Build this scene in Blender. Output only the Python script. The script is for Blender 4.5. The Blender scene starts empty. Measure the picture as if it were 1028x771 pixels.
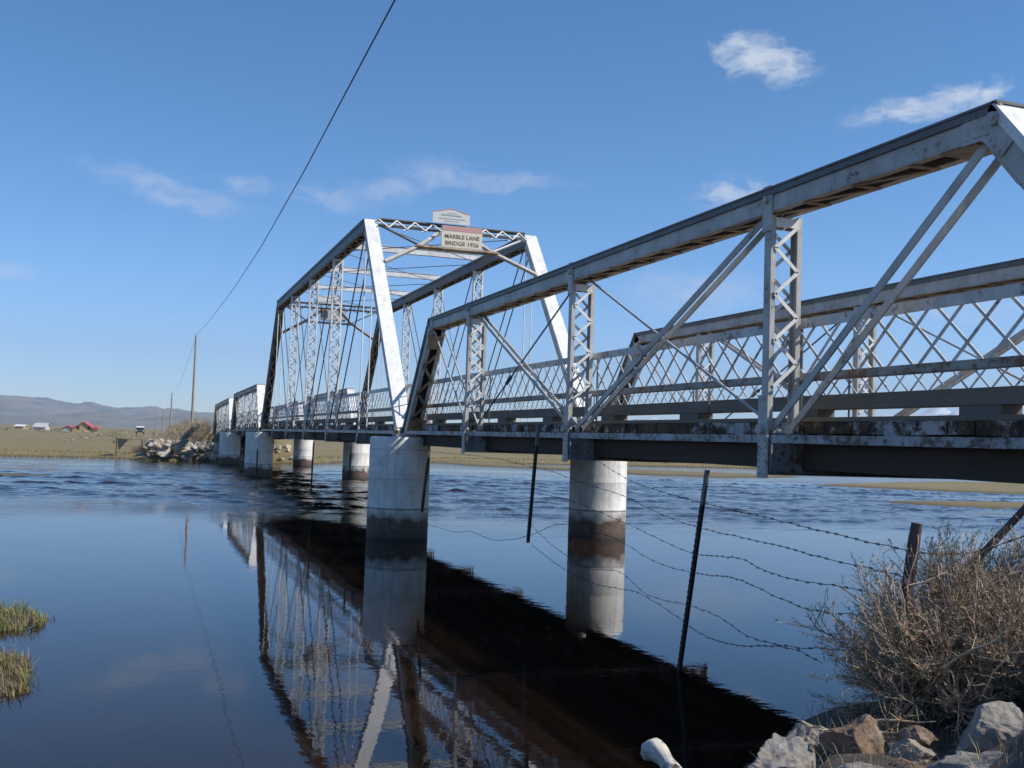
import bpy, bmesh, math, random
import numpy as np
from mathutils import Vector, Matrix, noise
R = math.radians
S = bpy.context.scene
COL = S.collection

# ------------------------------------------------------------------ camera
cam_d = bpy.data.cameras.new('camera'); cam = bpy.data.objects.new('camera', cam_d); COL.objects.link(cam)
CY, CP, CR = R(-19.248), R(3.0534), R(1.8813)
CAM = Vector((-23.252, 5.5202, 2.2778))
F = Vector((math.cos(CY)*math.cos(CP), math.sin(CY)*math.cos(CP), math.sin(CP)))
Rt = Vector((math.sin(CY), -math.cos(CY), 0)); Up = Rt.cross(F)
r2 = Rt*math.cos(CR) + Up*math.sin(CR)
u2 = Up*math.cos(CR) - Rt*math.sin(CR)
m = Matrix((( r2.x, u2.x, -F.x), (r2.y, u2.y, -F.y), (r2.z, u2.z, -F.z)))
cam.matrix_world = Matrix.Translation(CAM) @ m.to_4x4()
cam_d.sensor_width = 36; cam_d.lens = 36*1052.25/1028
cam_d.clip_start = 0.05; cam_d.clip_end = 60000
S.camera = cam
S.render.resolution_x = 1024; S.render.resolution_y = 768

# ------------------------------------------------------------------ light
SUN_AZ, SUN_EL = R(238), R(42)
SKY_STRENGTH = 0.15
W = bpy.data.worlds.new('World'); S.world = W; W.use_nodes = True
nt = W.node_tree; nt.nodes.clear()
out = nt.nodes.new('ShaderNodeOutputWorld'); bg = nt.nodes.new('ShaderNodeBackground')
sky = nt.nodes.new('ShaderNodeTexSky'); sky.sky_type = 'NISHITA'; sky.sun_disc = False
sky.sun_elevation = SUN_EL; sky.sun_rotation = R(90) - SUN_AZ
sky.altitude = 1500; sky.air_density = 1.15; sky.dust_density = 0.1; sky.ozone_density = 3.0
bg.inputs['Strength'].default_value = SKY_STRENGTH
nt.links.new(bg.outputs[0], out.inputs[0])
def wmath(op, a, b=None, clamp=False):
    n = nt.nodes.new('ShaderNodeMath'); n.operation = op; n.use_clamp = clamp
    for i, v in enumerate((a, b)):
        if v is None: continue
        if isinstance(v, (int, float)): n.inputs[i].default_value = v
        else: nt.links.new(v, n.inputs[i])
    return n.outputs[0]
geo = nt.nodes.new('ShaderNodeTexCoord')
wn = nt.nodes.new('ShaderNodeTexNoise'); wn.inputs['Scale'].default_value = 17; wn.inputs['Detail'].default_value = 5
nt.links.new(geo.outputs['Generated'], wn.inputs['Vector'])
wv = nt.nodes.new('ShaderNodeVectorMath'); wv.operation = 'MULTIPLY_ADD'; wv.inputs[1].default_value = (.05, .05, .022); nt.links.new(wn.outputs['Color'], wv.inputs[0])
wa = nt.nodes.new('ShaderNodeVectorMath'); wa.operation = 'SUBTRACT'; wa.inputs[1].default_value = (.025, .025, .011); nt.links.new(geo.outputs['Generated'], wa.inputs[0])
nt.links.new(wa.outputs[0], wv.inputs[2])
DIR = wv.outputs[0]
def dotn(vec):
    n = nt.nodes.new('ShaderNodeVectorMath'); n.operation = 'DOT_PRODUCT'
    nt.links.new(DIR, n.inputs[0]); n.inputs[1].default_value = vec
    return n.outputs['Value']
nz = nt.nodes.new('ShaderNodeTexNoise'); nz.inputs['Scale'].default_value = 48; nz.inputs['Detail'].default_value = 8
nz.inputs['Roughness'].default_value = 0.62
mp = nt.nodes.new('ShaderNodeMapping'); mp.inputs['Scale'].default_value = (1, 1, 2.2)
nt.links.new(DIR, mp.inputs[0]); nt.links.new(mp.outputs[0], nz.inputs['Vector'])
# azimuth, elevation, half width, half height (degrees), tilt, density
clouds = [(-32.2, 20.2, 2.5, 1.2, -14, 1.0), (-33.5, 19.5, 1.5, 1.0, -10, .8), (-40.3, 17.45, 3.9, .75, 8, .85), (-37.3, 17.0, 1.1, .75, 0, .6),
          (-43.4, 17.6, 1.6, .5, 4, .7), (-31.2, 13.5, 2.6, .9, 0, .7), (-29.2, 8.3, 4.6, 1.4, 0, .64), (-.4, 12.3, 5.0, .95, -12, .64), (-4.5, 12.8, 2.4, .7, -4, .6),
          (-1.8, 11.7, 2.2, .7, -10, .64), (-11.6, 13.2, 3.0, .95, 6, .64), (-14.8, 14.2, 3.2, 1.1, 0, .62), (-18.7, 14.0, 4.0, .8, 0, .6), (-9, 12.6, 3.2, .9, -6, .5),
          (6.8, 7.4, 2.0, .6, 0, .64), (-42.0, 7.6, 7.0, 1.3, 0, .64), (-23, 22.5, 1.4, .4, 0, .0),
          (-75, 20, 9, 2.2, 5, .9), (40, 16, 8, 1.8, 0, .8), (150, 25, 12, 4, 0, .9)]
acc = None; acc2 = None
for az, el, a, b, tilt, k in clouds:
    az, el = R(az), R(el)
    c = Vector((math.cos(el)*math.cos(az), math.cos(el)*math.sin(az), math.sin(el)))
    e1 = Vector((math.sin(az), -math.cos(az), 0)); e2 = e1.cross(c)
    t = R(tilt); f1 = e1*math.cos(t) + e2*math.sin(t); f2 = e2*math.cos(t) - e1*math.sin(t)
    u = dotn(f1/math.sin(R(a))); v = dotn(f2/math.sin(R(b))); w = dotn(c)
    r2_ = wmath('ADD', wmath('MULTIPLY', u, u), wmath('MULTIPLY', v, v))
    s = wmath('MULTIPLY', wmath('SUBTRACT', 1.25, wmath('SQRT', r2_), True), k)
    s = wmath('MULTIPLY', s, wmath('GREATER_THAN', w, 0.0))
    if k < .65 and abs(az) < 1: acc2 = s if acc2 is None else wmath('MAXIMUM', acc2, s)
    else: acc = s if acc is None else wmath('MAXIMUM', acc, s)
# billow: fractal noise erodes the envelope, so edges tear and thin out
ero = wmath('ADD', acc, wmath('MULTIPLY', wmath('SUBTRACT', nz.outputs['Fac'], 0.60), 2.1))
dens = wmath('MULTIPLY', wmath('MAXIMUM', ero, 0.0), wmath('MULTIPLY', acc, 2.6, True))
dens = wmath('MULTIPLY', dens, 1.15, True)
dens = wmath('MULTIPLY', dens, 0.78)
ero2 = wmath('ADD', wmath('MULTIPLY', acc2, 1.25), wmath('MULTIPLY', wmath('SUBTRACT', nz.outputs['Fac'], 0.60), 1.9))
dens2 = wmath('MULTIPLY', wmath('MULTIPLY', wmath('MAXIMUM', ero2, 0.0), wmath('MULTIPLY', acc2, 2.2, True)), .42, True)
dens = wmath('MAXIMUM', dens, dens2)
mix = nt.nodes.new('ShaderNodeMix'); mix.data_type = 'RGBA'
hs = nt.nodes.new('ShaderNodeHueSaturation'); hs.inputs['Saturation'].default_value = 1.25; hs.inputs['Value'].default_value = 1.0
nt.links.new(sky.outputs[0], hs.inputs['Color'])
sepd = nt.nodes.new('ShaderNodeSeparateXYZ'); nt.links.new(geo.outputs['Generated'], sepd.inputs[0])
rampn = nt.nodes.new('ShaderNodeValToRGB'); cr = rampn.color_ramp
while len(cr.elements) < 5: cr.elements.new(.5)
for e_, (p_, c_) in zip(cr.elements, [(0.0, (.78, .84, 1.10)), (.05, (.74, .90, 1.22)), (.20, (.58, .77, .93)), (.33, (.52, .71, .80)), (.60, (.40, .64, .78))]):
    e_.position = p_; e_.color = (*c_, 1)
nt.links.new(sepd.outputs['Z'], rampn.inputs[0])
tm = nt.nodes.new('ShaderNodeMix'); tm.data_type = 'RGBA'; tm.blend_type = 'MULTIPLY'; tm.inputs['Factor'].default_value = 1
nt.links.new(hs.outputs[0], tm.inputs['A']); nt.links.new(rampn.outputs[0], tm.inputs['B'])
nt.links.new(dens, mix.inputs['Factor']); nt.links.new(tm.outputs['Result'], mix.inputs['A'])
mix.inputs['B'].default_value = (4.6, 4.9, 5.3, 1)
nt.links.new(mix.outputs['Result'], bg.inputs['Color'])

sl = bpy.data.lights.new('sun', 'SUN'); sun = bpy.data.objects.new('sun', sl); COL.objects.link(sun)
sl.energy = 5.0; sl.angle = R(0.53); sl.color = (1.0, 0.95, 0.87)
sd = Vector((math.cos(SUN_EL)*math.cos(SUN_AZ), math.cos(SUN_EL)*math.sin(SUN_AZ), math.sin(SUN_EL)))
sun.rotation_euler = sd.to_track_quat('Z', 'Y').to_euler()
S.view_settings.view_transform = 'Standard'; S.view_settings.look = 'None'
S.view_settings.exposure = 0.15; S.view_settings.gamma = 1.0; S.view_settings.use_curve_mapping = False
S.render.engine = 'CYCLES'
S.cycles.max_bounces = 8; S.cycles.volume_bounces = 0

# ------------------------------------------------------------------ helpers
def tag(o, label=None, cat=None, group=None, kind=None):
    if label: o['label'] = label
    if cat: o['category'] = cat
    if group: o['group'] = group
    if kind: o['kind'] = kind
    return o
def empty(name, loc=(0, 0, 0), rz=0.0):
    o = bpy.data.objects.new(name, None); COL.objects.link(o); o.location = loc; o.rotation_euler = (0, 0, rz)
    o.empty_display_size = .3
    return o
class MB:
    def __init__(s): s.v = []; s.f = []; s.m = []
    def add(s, vs, fs, mi=0):
        b = len(s.v); s.v += [tuple(v) for v in vs]; s.f += [[b+i for i in f] for f in fs]; s.m += [mi]*len(fs)
    def box(s, x0, x1, y0, y1, z0, z1, mi=0):
        s.add([(x, y, z) for x in (x0, x1) for y in (y0, y1) for z in (z0, z1)],
              [(0,1,3,2), (4,6,7,5), (0,4,5,1), (2,3,7,6), (0,2,6,4), (1,5,7,3)], mi)
    def bar(s, p0, p1, w, h, up=(0, 0, 1), mi=0):      # w across, h along up
        p0, p1 = Vector(p0), Vector(p1); a = (p1-p0).normalized(); up = Vector(up)
        sd_ = a.cross(up)
        if sd_.length < 1e-4: sd_ = a.cross(Vector((1, 0, 0)))
        sd_.normalize(); n = sd_.cross(a)
        vs = [p + sd_*(w/2*i) + n*(h/2*j) for p in (p0, p1) for i, j in ((-1,-1), (1,-1), (1,1), (-1,1))]
        s.add(vs, [(3,2,1,0), (4,5,6,7), (0,1,5,4), (1,2,6,5), (2,3,7,6), (3,0,4,7)], mi)
    def tube(s, pts, rad, n=6, mi=0, cap=True):
        pts = [Vector(p) for p in pts]; b = len(s.v); k = len(pts)
        rr = rad if isinstance(rad, (list, tuple)) else [rad]*k
        prev = None
        for i, p in enumerate(pts):
            a = (pts[min(i+1, k-1)] - pts[max(i-1, 0)]).normalized()
            if prev is None:
                prev = a.cross(Vector((0, 0, 1)))
                if prev.length < .05: prev = a.cross(Vector((1, 0, 0)))
            x = (prev - a*prev.dot(a)).normalized(); prev = x; y = a.cross(x)
            for j in range(n):
                t = 2*math.pi*j/n; s.v.append(tuple(p + (x*math.cos(t)+y*math.sin(t))*rr[i]))
        for i in range(k-1):
            for j in range(n):
                j2 = (j+1) % n; s.f.append([b+i*n+j, b+i*n+j2, b+(i+1)*n+j2, b+(i+1)*n+j]); s.m.append(mi)
        if cap and n > 2:
            s.f.append([b+j for j in range(n)][::-1]); s.f.append([b+(k-1)*n+j for j in range(n)]); s.m += [mi, mi]
    def build(s, name, mats, parent=None, smooth=False, loc=None):
        me = bpy.data.meshes.new(name)
        off = Vector(loc) if loc is not None else Vector((0, 0, 0))
        vs = [tuple(Vector(v)-off) for v in s.v] if loc is not None else s.v
        me.from_pydata(vs, [], s.f); me.update()
        mats = mats if isinstance(mats, (list, tuple)) else [mats]
        for m_ in mats: me.materials.append(m_)
        if len(mats) > 1: me.polygons.foreach_set('material_index', s.m)
        if smooth: me.polygons.foreach_set('use_smooth', [True]*len(me.polygons))
        o = bpy.data.objects.new(name, me); COL.objects.link(o)
        if loc is not None: o.location = off
        if parent is not None: o.parent = parent
        return o
def fix_normals(o):
    b = bmesh.new(); b.from_mesh(o.data); bmesh.ops.recalc_face_normals(b, faces=b.faces); b.to_mesh(o.data); b.free()
def interp(xs, ys, x):
    if x <= xs[0]: return ys[0]
    for i in range(len(xs)-1):
        if x <= xs[i+1]: return ys[i] + (ys[i+1]-ys[i])*(x-xs[i])/(xs[i+1]-xs[i])
    return ys[-1]
def sstep(a, b, x):
    t = max(0, min(1, (x-a)/(b-a))); return t*t*(3-2*t)

# ------------------------------------------------------------------ materials
class NT:
    def __init__(s, name):
        s.mat = bpy.data.materials.new(name); s.mat.use_nodes = True; s.t = s.mat.node_tree
        s.b = s.t.nodes['Principled BSDF']; s.pos = None
    def P(s):
        if s.pos is None: s.pos = s.t.nodes.new('ShaderNodeNewGeometry').outputs['Position']
        return s.pos
    def L(s, a, b): s.t.links.new(a, b)
    def mapping(s, scale):
        n = s.t.nodes.new('ShaderNodeMapping'); n.inputs['Scale'].default_value = scale; s.L(s.P(), n.inputs[0]); return n.outputs[0]
    def noise(s, scale, detail=4, rough=.55, vec=None, dist=0):
        n = s.t.nodes.new('ShaderNodeTexNoise'); n.inputs['Scale'].default_value = scale; n.inputs['Detail'].default_value = detail
        n.inputs['Roughness'].default_value = rough; n.inputs['Distortion'].default_value = dist
        s.L(vec if vec is not None else s.P(), n.inputs['Vector']); return n.outputs['Fac']
    def ramp(s, fac, stops, interp_='LINEAR'):
        n = s.t.nodes.new('ShaderNodeValToRGB'); cr = n.color_ramp; cr.interpolation = interp_
        while len(cr.elements) < len(stops): cr.elements.new(.5)
        for e, (p, c) in zip(cr.elements, stops):
            e.position = p; e.color = (c[0], c[1], c[2], 1) if isinstance(c, (tuple, list)) else (c, c, c, 1)
        s.L(fac, n.inputs[0]); return n.outputs[0]
    def math(s, op, a, b=None, clamp=False):
        n = s.t.nodes.new('ShaderNodeMath'); n.operation = op; n.use_clamp = clamp
        for i, v in enumerate((a, b)):
            if v is None: continue
            if isinstance(v, (int, float)): n.inputs[i].default_value = v
            else: s.L(v, n.inputs[i])
        return n.outputs[0]
    def mix(s, fac, a, b, blend='MIX'):
        n = s.t.nodes.new('ShaderNodeMix'); n.data_type = 'RGBA'; n.blend_type = blend
        for k, v in (('Factor', fac), ('A', a), ('B', b)):
            if isinstance(v, (int, float)): n.inputs[k].default_value = v
            elif isinstance(v, tuple): n.inputs[k].default_value = (v[0], v[1], v[2], 1)
            else: s.L(v, n.inputs[k])
        return n.outputs['Result']
    def bump(s, h, strength=.3, dist=.01):
        n = s.t.nodes.new('ShaderNodeBump'); n.inputs['Strength'].default_value = strength; n.inputs['Distance'].default_value = dist
        s.L(h, n.inputs['Height']); s.L(n.outputs[0], s.b.inputs['Normal']); return n
    def color(s, c):
        if isinstance(c, tuple): s.b.inputs['Base Color'].default_value = (c[0], c[1], c[2], 1)
        else: s.L(c, s.b.inputs['Base Color'])
    def rough(s, r):
        if isinstance(r, (int, float)): s.b.inputs['Roughness'].default_value = r
        else: s.L(r, s.b.inputs['Roughness'])
    def sepz(s):
        n = s.t.nodes.new('ShaderNodeSeparateXYZ'); s.L(s.P(), n.inputs[0]); return n.outputs

def paint(name, base, dirt, rust=(.16, .07, .035), rust_at=.64, dirt_amt=.5, rough=.5, streak=True):
    n = NT(name)
    a = n.noise(2.3, 6, .65); b = n.noise(14, 5, .7)
    st = n.noise(1.0, 5, .65, n.mapping((9, 9, 1.1)))
    c = n.mix(n.math('MULTIPLY', n.ramp(a, [(.38, 0), (.68, 1)]), dirt_amt), base, dirt)
    c = n.mix(n.math('MULTIPLY', n.ramp(st, [(.52, 0), (.75, 1)]), .55), c, tuple(x*.62 for x in dirt))
    rs = n.math('ADD', n.math('MULTIPLY', b, .6), n.math('MULTIPLY', a, .4))
    c = n.mix(n.ramp(rs, [(rust_at-.05, 0), (rust_at+.02, 1)]), c, rust)
    n.color(c); n.rough(rough); n.bump(b, .25, .004)
    return n.mat
M = {}
M['white'] = paint('white_paint', (.84, .82, .78), (.50, .48, .44), rust_at=.66)
M['grey'] = paint('weathered_grey_paint', (.56, .535, .495), (.34, .315, .275), rust_at=.62, dirt_amt=.85)
M['shade_grime'] = paint('shaded_grimy_paint', (.15, .15, .14), (.08, .075, .065), rust_at=.60, dirt_amt=.8)  # dark base paints in the shade on covers and undersides; mottling is dirt and rust
M['rusty'] = paint('rust_stained_lacing', (.40, .31, .19), (.22, .14, .08), rust_at=.58, dirt_amt=.8)
M['rod'] = paint('bare_steel_rod', (.14, .14, .145), (.08, .07, .065), rust_at=.60)
M['beam'] = paint('floor_beam_paint', (.24, .25, .26), (.11, .11, .10), rust=(.08, .04, .022), rust_at=.56, dirt_amt=.8)
M['rail'] = paint('railing_paint', (.66, .645, .615), (.36, .33, .30), rust_at=.58, dirt_amt=.6)
M['railrust'] = paint('rust_streaked_rail', (.36, .34, .31), (.22, .18, .14), rust=(.20, .09, .045), rust_at=.54, dirt_amt=.8)
M['barpaint'] = paint('peeling_blue_grey_bar', (.44, .45, .46), (.20, .18, .16), rust=(.09, .05, .03), rust_at=.55, dirt_amt=.9)
def wood(name, c1, c2, rough=.85, sc=(3, 30, 30)):
    n = NT(name); g = n.noise(1, 6, .7, n.mapping(sc), .4); k = n.noise(1.7, 3)
    c = n.mix(g, c1, c2); c = n.mix(n.math('MULTIPLY', k, .45), c, tuple(x*.45 for x in c1))
    n.color(c); n.rough(rough); n.bump(g, .5, .006); return n.mat
M['timber'] = wood('weathered_timber', (.14, .125, .105), (.26, .235, .20), sc=(.8, 14, 14))
M['stringer'] = wood('creosoted_timber', (.030, .024, .019), (.085, .066, .050), sc=(.5, 9, 9))
M['postwood'] = wood('fence_post_wood', (.05, .035, .035), (.13, .095, .085), sc=(20, 20, 3))
M['polewood'] = wood('utility_pole_wood', (.30, .225, .17), (.46, .37, .29), sc=(12, 12, 1))
n = NT('deck_planks'); a = n.noise(6, 6, .75); b = n.noise(1.3, 4, .6)
c = n.mix(n.ramp(a, [(.40, 0), (.60, 1)]), (.026, .019, .014), (.13, .070, .040))
c = n.mix(n.ramp(n.math('ADD', n.math('MULTIPLY', a, .5), n.math('MULTIPLY', b, .5)), [(.52, 0), (.58, 1)]), c, (.36, .37, .38))
n.color(c); n.rough(.9); n.bump(a, 1, .02); M['deck'] = n.mat
n = NT('gravel_deck_top'); a = n.noise(30, 6, .8); n.color(n.mix(a, (.16, .12, .08), (.36, .30, .22))); n.rough(.95); n.bump(a, 1, .02); M['gravel'] = n.mat

n = NT('painted_concrete_pier'); x, y, z = n.sepz()
a = n.noise(3, 6, .65); b = n.noise(12, 5, .7); st = n.noise(1, 6, .7, n.mapping((7, 7, .7)))
c = n.mix(n.math('MULTIPLY', n.ramp(st, [(.45, 0), (.72, 1)]), .8), (.80, .775, .72), (.52, .485, .42))
c = n.mix(n.math('MULTIPLY', n.ramp(a, [(.45, 0), (.75, 1)]), .6), c, (.42, .38, .33))
zz = n.math('ADD', z, n.math('MULTIPLY', n.math('SUBTRACT', a, .5), -.75))
zz = n.math('ADD', zz, n.math('MULTIPLY', n.math('SUBTRACT', b, .5), .15))
low = n.ramp(zz, [(.40, 1), (.50, .55), (.66, 0)])
stc = n.mix(n.ramp(b, [(.42, 0), (.62, 1)]), (.060, .034, .022), (.17, .10, .066))
stc = n.mix(n.ramp(z, [(.0, 0), (.2, 1)]), (.016, .012, .009), stc)
c = n.mix(n.math('MULTIPLY', low, .96), c, stc)
def seam(zc, wd):
    d = n.math('ABSOLUTE', n.math('SUBTRACT', z, n.math('ADD', zc, n.math('MULTIPLY', n.math('SUBTRACT', b, .5), .05))))
    return n.ramp(d, [(0, 1), (wd, 0)])
c = n.mix(n.math('MULTIPLY', seam(.66, .03), .9), c, (.09, .04, .02))
c = n.mix(n.math('MULTIPLY', seam(1.32, .012), .6), c, (.2, .18, .16))
c = n.mix(n.math('MULTIPLY', seam(1.98, .012), .6), c, (.2, .18, .16))
dr = n.noise(1, 5, .7, n.mapping((11, 11, .45)))
c = n.mix(n.math('MULTIPLY', n.ramp(dr, [(.60, 0), (.68, 1)]), n.math('MULTIPLY', n.ramp(n.noise(1.6, 3), [(.45, 0), (.62, 1)]), .65)), c, (.26, .13, .07))
chip = n.noise(7, 6, .8)
c = n.mix(n.ramp(chip, [(.69, 0), (.71, .8)]), c, (.24, .21, .18))
n.color(c); n.rough(.7); n.bump(n.math('ADD', b, n.math('MULTIPLY', chip, .8)), .6, .012); M['pier'] = n.mat

def rockmat(name, c1, c2, c3, sc=1.0):
    n = NT(name); a = n.noise(3.5*sc, 8, .7); b = n.noise(22*sc, 6, .75); w_ = n.noise(1*sc, 6, .6, n.mapping((1, 2, 9)), 1.2)
    c = n.mix(n.ramp(a, [(.35, 0), (.65, 1)]), c1, c2)
    c = n.mix(n.math('MULTIPLY', n.ramp(w_, [(.5, 0), (.62, 1)]), .6), c, c3)
    c = n.mix(n.math('MULTIPLY', n.ramp(b, [(.5, 0), (.7, 1)]), .55), c, tuple(q*.35 for q in c1))
    n.color(c); n.rough(.85); n.bump(n.math('ADD', b, a), .8, .02); return n.mat
M['rock'] = rockmat('grey_rock', (.21, .19, .165), (.36, .335, .30), (.38, .29, .20))
M['rock2'] = rockmat('brown_rock', (.14, .09, .06), (.27, .18, .12), (.33, .28, .22))
M['rock3'] = rockmat('pale_riprap', (.32, .28, .22), (.50, .45, .37), (.46, .33, .25), .35)
M['rock4'] = rockmat('dark_riprap', (.16, .13, .10), (.30, .26, .21), (.33, .22, .15), .35)
n = NT('bleached_driftwood'); g = n.noise(1, 7, .7, n.mapping((6, 30, 30)), .6); k = n.noise(9, 4)
n.color(n.mix(n.ramp(k, [(.58, 0), (.66, 1)]), n.mix(g, (.46, .42, .35), (.70, .66, .58)), (.08, .06, .045))); n.rough(.8); n.bump(g, .6, .01); M['drift'] = n.mat

n = NT('bank_and_field'); x, y, z = n.sepz()
a = n.noise(.045, 6, .6); b = n.noise(.5, 6, .7); d = n.noise(9, 6, .75)
stx = n.noise(1, 5, .6, n.mapping((.06, .018, .1)))
c = n.mix(n.ramp(stx, [(.35, 0), (.65, 1)]), (.25, .18, .088), (.18, .15, .062))
c = n.mix(n.math('MULTIPLY', n.ramp(b, [(.4, 0), (.7, 1)]), .5), c, (.25, .195, .11))
c = n.mix(n.math('MULTIPLY', n.ramp(a, [(.5, 0), (.66, 1)]), .55), c, (.14, .145, .058))
nearm = n.ramp(n.math('MULTIPLY', n.math('ADD', x, 30), .01), [(.30, 1), (.36, 0)])
dirt_ = n.mix(d, (.055, .042, .032), (.16, .125, .095))
c = n.mix(nearm, c, dirt_)
wet = n.ramp(z, [(.02, 1), (.14, 0)])
c = n.mix(n.math('MULTIPLY', wet, .75), c, (.07, .055, .028))
n.color(c); n.rough(.95); n.bump(n.math('ADD', d, b), 1, .04); M['ground'] = n.mat

n = NT('river_water')
x, y, z = n.sepz()
far = n.math('ADD', n.math('ADD', x, n.math('MULTIPLY', y, -.10)), n.math('MULTIPLY', n.math('SUBTRACT', n.noise(.11, 4), .5), 14))
band = n.ramp(n.math('MULTIPLY', n.math('ADD', far, 20), .01), [(.22, 0), (.29, 1), (.56, .9), (.70, .35)])
patch = n.ramp(n.noise(1, 4, .6, n.mapping((.10, .035, 1))), [(.36, .35), (.58, 1)])
mask = n.math('MULTIPLY', band, patch)
w1 = n.noise(1, 4, .65, n.mapping((4.6, 3.4, 1)), .4)
w2 = n.noise(1, 3, .55, n.mapping((.75, .5, 1)))
rip = n.math('MULTIPLY', n.math('ADD', w1, n.math('MULTIPLY', w2, .7)), mask)
fine = n.noise(1, 3, .5, n.mapping((6.0, 6.5, 1)))
swell = n.noise(1, 2, .5, n.mapping((.55, .9, 1)))
h = n.math('ADD', n.math('MULTIPLY', rip, .045), n.math('ADD', n.math('MULTIPLY', fine, .0008), n.math('MULTIPLY', swell, .0028)))
bm_ = n.bump(h, 1.0, 1.0)
n.color((.020, .0105, .0065)); n.b.subsurface_method = 'BURLEY' if hasattr(n.b, 'subsurface_method') else None
n.b.inputs['Subsurface Weight'].default_value = 1.0; n.b.inputs['Subsurface Radius'].default_value = (1.0, .8, .6); n.b.inputs['Subsurface Scale'].default_value = .9; n.rough(.015); n.b.inputs['IOR'].default_value = 1.33
M['water'] = n.mat

def hillmat(name, c1, c2, c3):
    n = NT(name); a = n.noise(.0016, 8, .6); b = n.noise(.006, 6, .7)
    c = n.mix(n.ramp(a, [(.4, 0), (.62, 1)]), c1, c2); c = n.mix(n.ramp(b, [(.48, 0), (.62, 1)]), c, c3)
    n.color(c); n.rough(.95); return n.mat
M['hill'] = hillmat('sage_hillside', (.16, .145, .115), (.24, .20, .155), (.09, .10, .075))
n = NT('snowy_mountain'); x, y, z = n.sepz(); a = n.noise(.004, 7, .65)
c = n.mix(n.ramp(n.math('ADD', n.math('MULTIPLY', z, .0022), n.math('MULTIPLY', a, .5)), [(.70, 0), (.78, 1)]), (.13, .13, .12), (.75, .76, .78))
n.color(c); n.rough(.9); M['snow'] = n.mat
def plain(name, c, rough=.7, metal=0, var=.15, sc=6):
    n = NT(name); a = n.noise(sc, 5, .65); n.color(n.mix(n.math('MULTIPLY', a, 1), tuple(q*(1-var) for q in c), tuple(q*(1+var) for q in c)))
    n.rough(rough); n.b.inputs['Metallic'].default_value = metal; return n.mat
M['sign'] = plain('cream_sign_face', (.74, .66, .50), .5, var=.08)
M['signw'] = plain('pale_plaque_face', (.66, .66, .62), .5, var=.16, sc=30)
M['pink'] = plain('faded_red_band', (.56, .30, .27), .6, var=.15, sc=20)
M['ink'] = plain('faded_black_lettering', (.13, .11, .09), .7)
M['ink2'] = plain('worn_grey_lettering', (.33, .33, .33), .7)
M['wire'] = plain('rusted_barbed_wire', (.045, .033, .03), .8)
M['cable'] = plain('black_cable', (.02, .02, .022), .6)
M['tpost'] = plain('dark_steel_post', (.028, .024, .024), .7, var=.3, sc=20)
M['tposttop'] = plain('grey_post_tip', (.16, .16, .16), .7)
M['redroof'] = plain('red_metal_roof', (.60, .10, .07), .45)
M['tanwall'] = plain('tan_timber_wall', (.42, .30, .16), .8)
M['greywall'] = plain('grey_board_wall', (.48, .46, .45), .8)
M['whitewall'] = plain('white_wall', (.75, .75, .75), .7)
M['darkglass'] = plain('dark_window', (.03, .035, .04), .15)
M['carbody'] = plain('dark_vehicle_paint', (.05, .045, .06), .3)
M['carwhite'] = plain('white_vehicle_roof', (.8, .8, .8), .3)
M['tyre'] = plain('black_rubber', (.02, .02, .02), .9)
M['reddark'] = plain('dark_cloth_scrap', (.03, .035, .035), .9)
M['twig'] = plain('dry_twigs', (.50, .36, .27), .8, var=.55, sc=14)
M['twig2'] = plain('grey_bark', (.22, .16, .13), .85, var=.45, sc=14)
M['tip'] = plain('sage_seed_tips', (.38, .32, .19), .85, var=.35, sc=14)
M['leaf'] = plain('sage_leaves', (.15, .165, .075), .8, var=.4, sc=10)
M['straw'] = plain('dry_straw', (.50, .40, .24), .8, var=.3, sc=20)
M['grass'] = plain('marsh_grass', (.17, .19, .05), .8, var=.4, sc=5)
M['grass2'] = plain('dead_marsh_grass', (.28, .21, .11), .85, var=.35, sc=5)
M['willow'] = plain('bare_willow_stems', (.34, .28, .19), .85, var=.3, sc=2)
M['cap'] = plain('concrete_abutment', (.36, .35, .33), .85, var=.2, sc=3)

# ------------------------------------------------------------------ ground, water, hills, haze
strip1 = [(34.29,-34.88), (38, -41), (44.5,-52.2), (48,-66.6), (56, -95), (36, -70), (25.8,-44.1), (29.9,-39.8)]
strip2 = [(17.1,-26.1), (18.1,-31.5), (17.6,-35.6), (17, -60), (6, -50), (12.0,-30.2), (13.4,-27.3)]
bar1 = [(29.72,14), (29.5,8.3), (27.2,10.5), (26.2,14), (25,22), (29,22)]
mud = [(56,-25), (53.5,-27.9), (47.5,-29), (45,-35), (46.7,-40.9), (52,-47), (58,-38), (60,-30), (75, -25), (75, -18), (62, -20)]
tuft1 = [(-9.2,10), (-8.9,7.4), (-9.6,6.42), (-10.3,6.55), (-10.7,7.2), (-11.6,10)]
tuft2 = [(-11.6,10), (-11.4,6.9), (-12.3,6.42), (-13.4,6.38), (-13.9,6.7), (-14.3,7.4), (-14.2,10)]
def polyd(poly, x, y):
    ins = False; d = 1e9; n_ = len(poly)
    for i in range(n_):
        x1, y1 = poly[i]; x2, y2 = poly[(i+1) % n_]
        if (y1 > y) != (y2 > y) and x < (x2-x1)*(y-y1)/(y2-y1)+x1: ins = not ins
        dx, dy = x2-x1, y2-y1; t = max(0, min(1, ((x-x1)*dx+(y-y1)*dy)/(dx*dx+dy*dy)))
        d = min(d, math.hypot(x-x1-t*dx, y-y1-t*dy))
    return d if ins else -d
FY = [-400, -120, -61, -46, -31, -21, -9, -7, 4.6, 6, 8.4, 15, 60, 400]
FX = [90, 84, 78, 76, 73, 70, 60, 55.5, 55.5, 57, 58, 57, 62, 90]
NY = [-200, -60, -25, -12, -5, -3, -1, .5, 2, 3.2, 5, 6.2, 7, 8, 9, 12, 25, 200]
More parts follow.
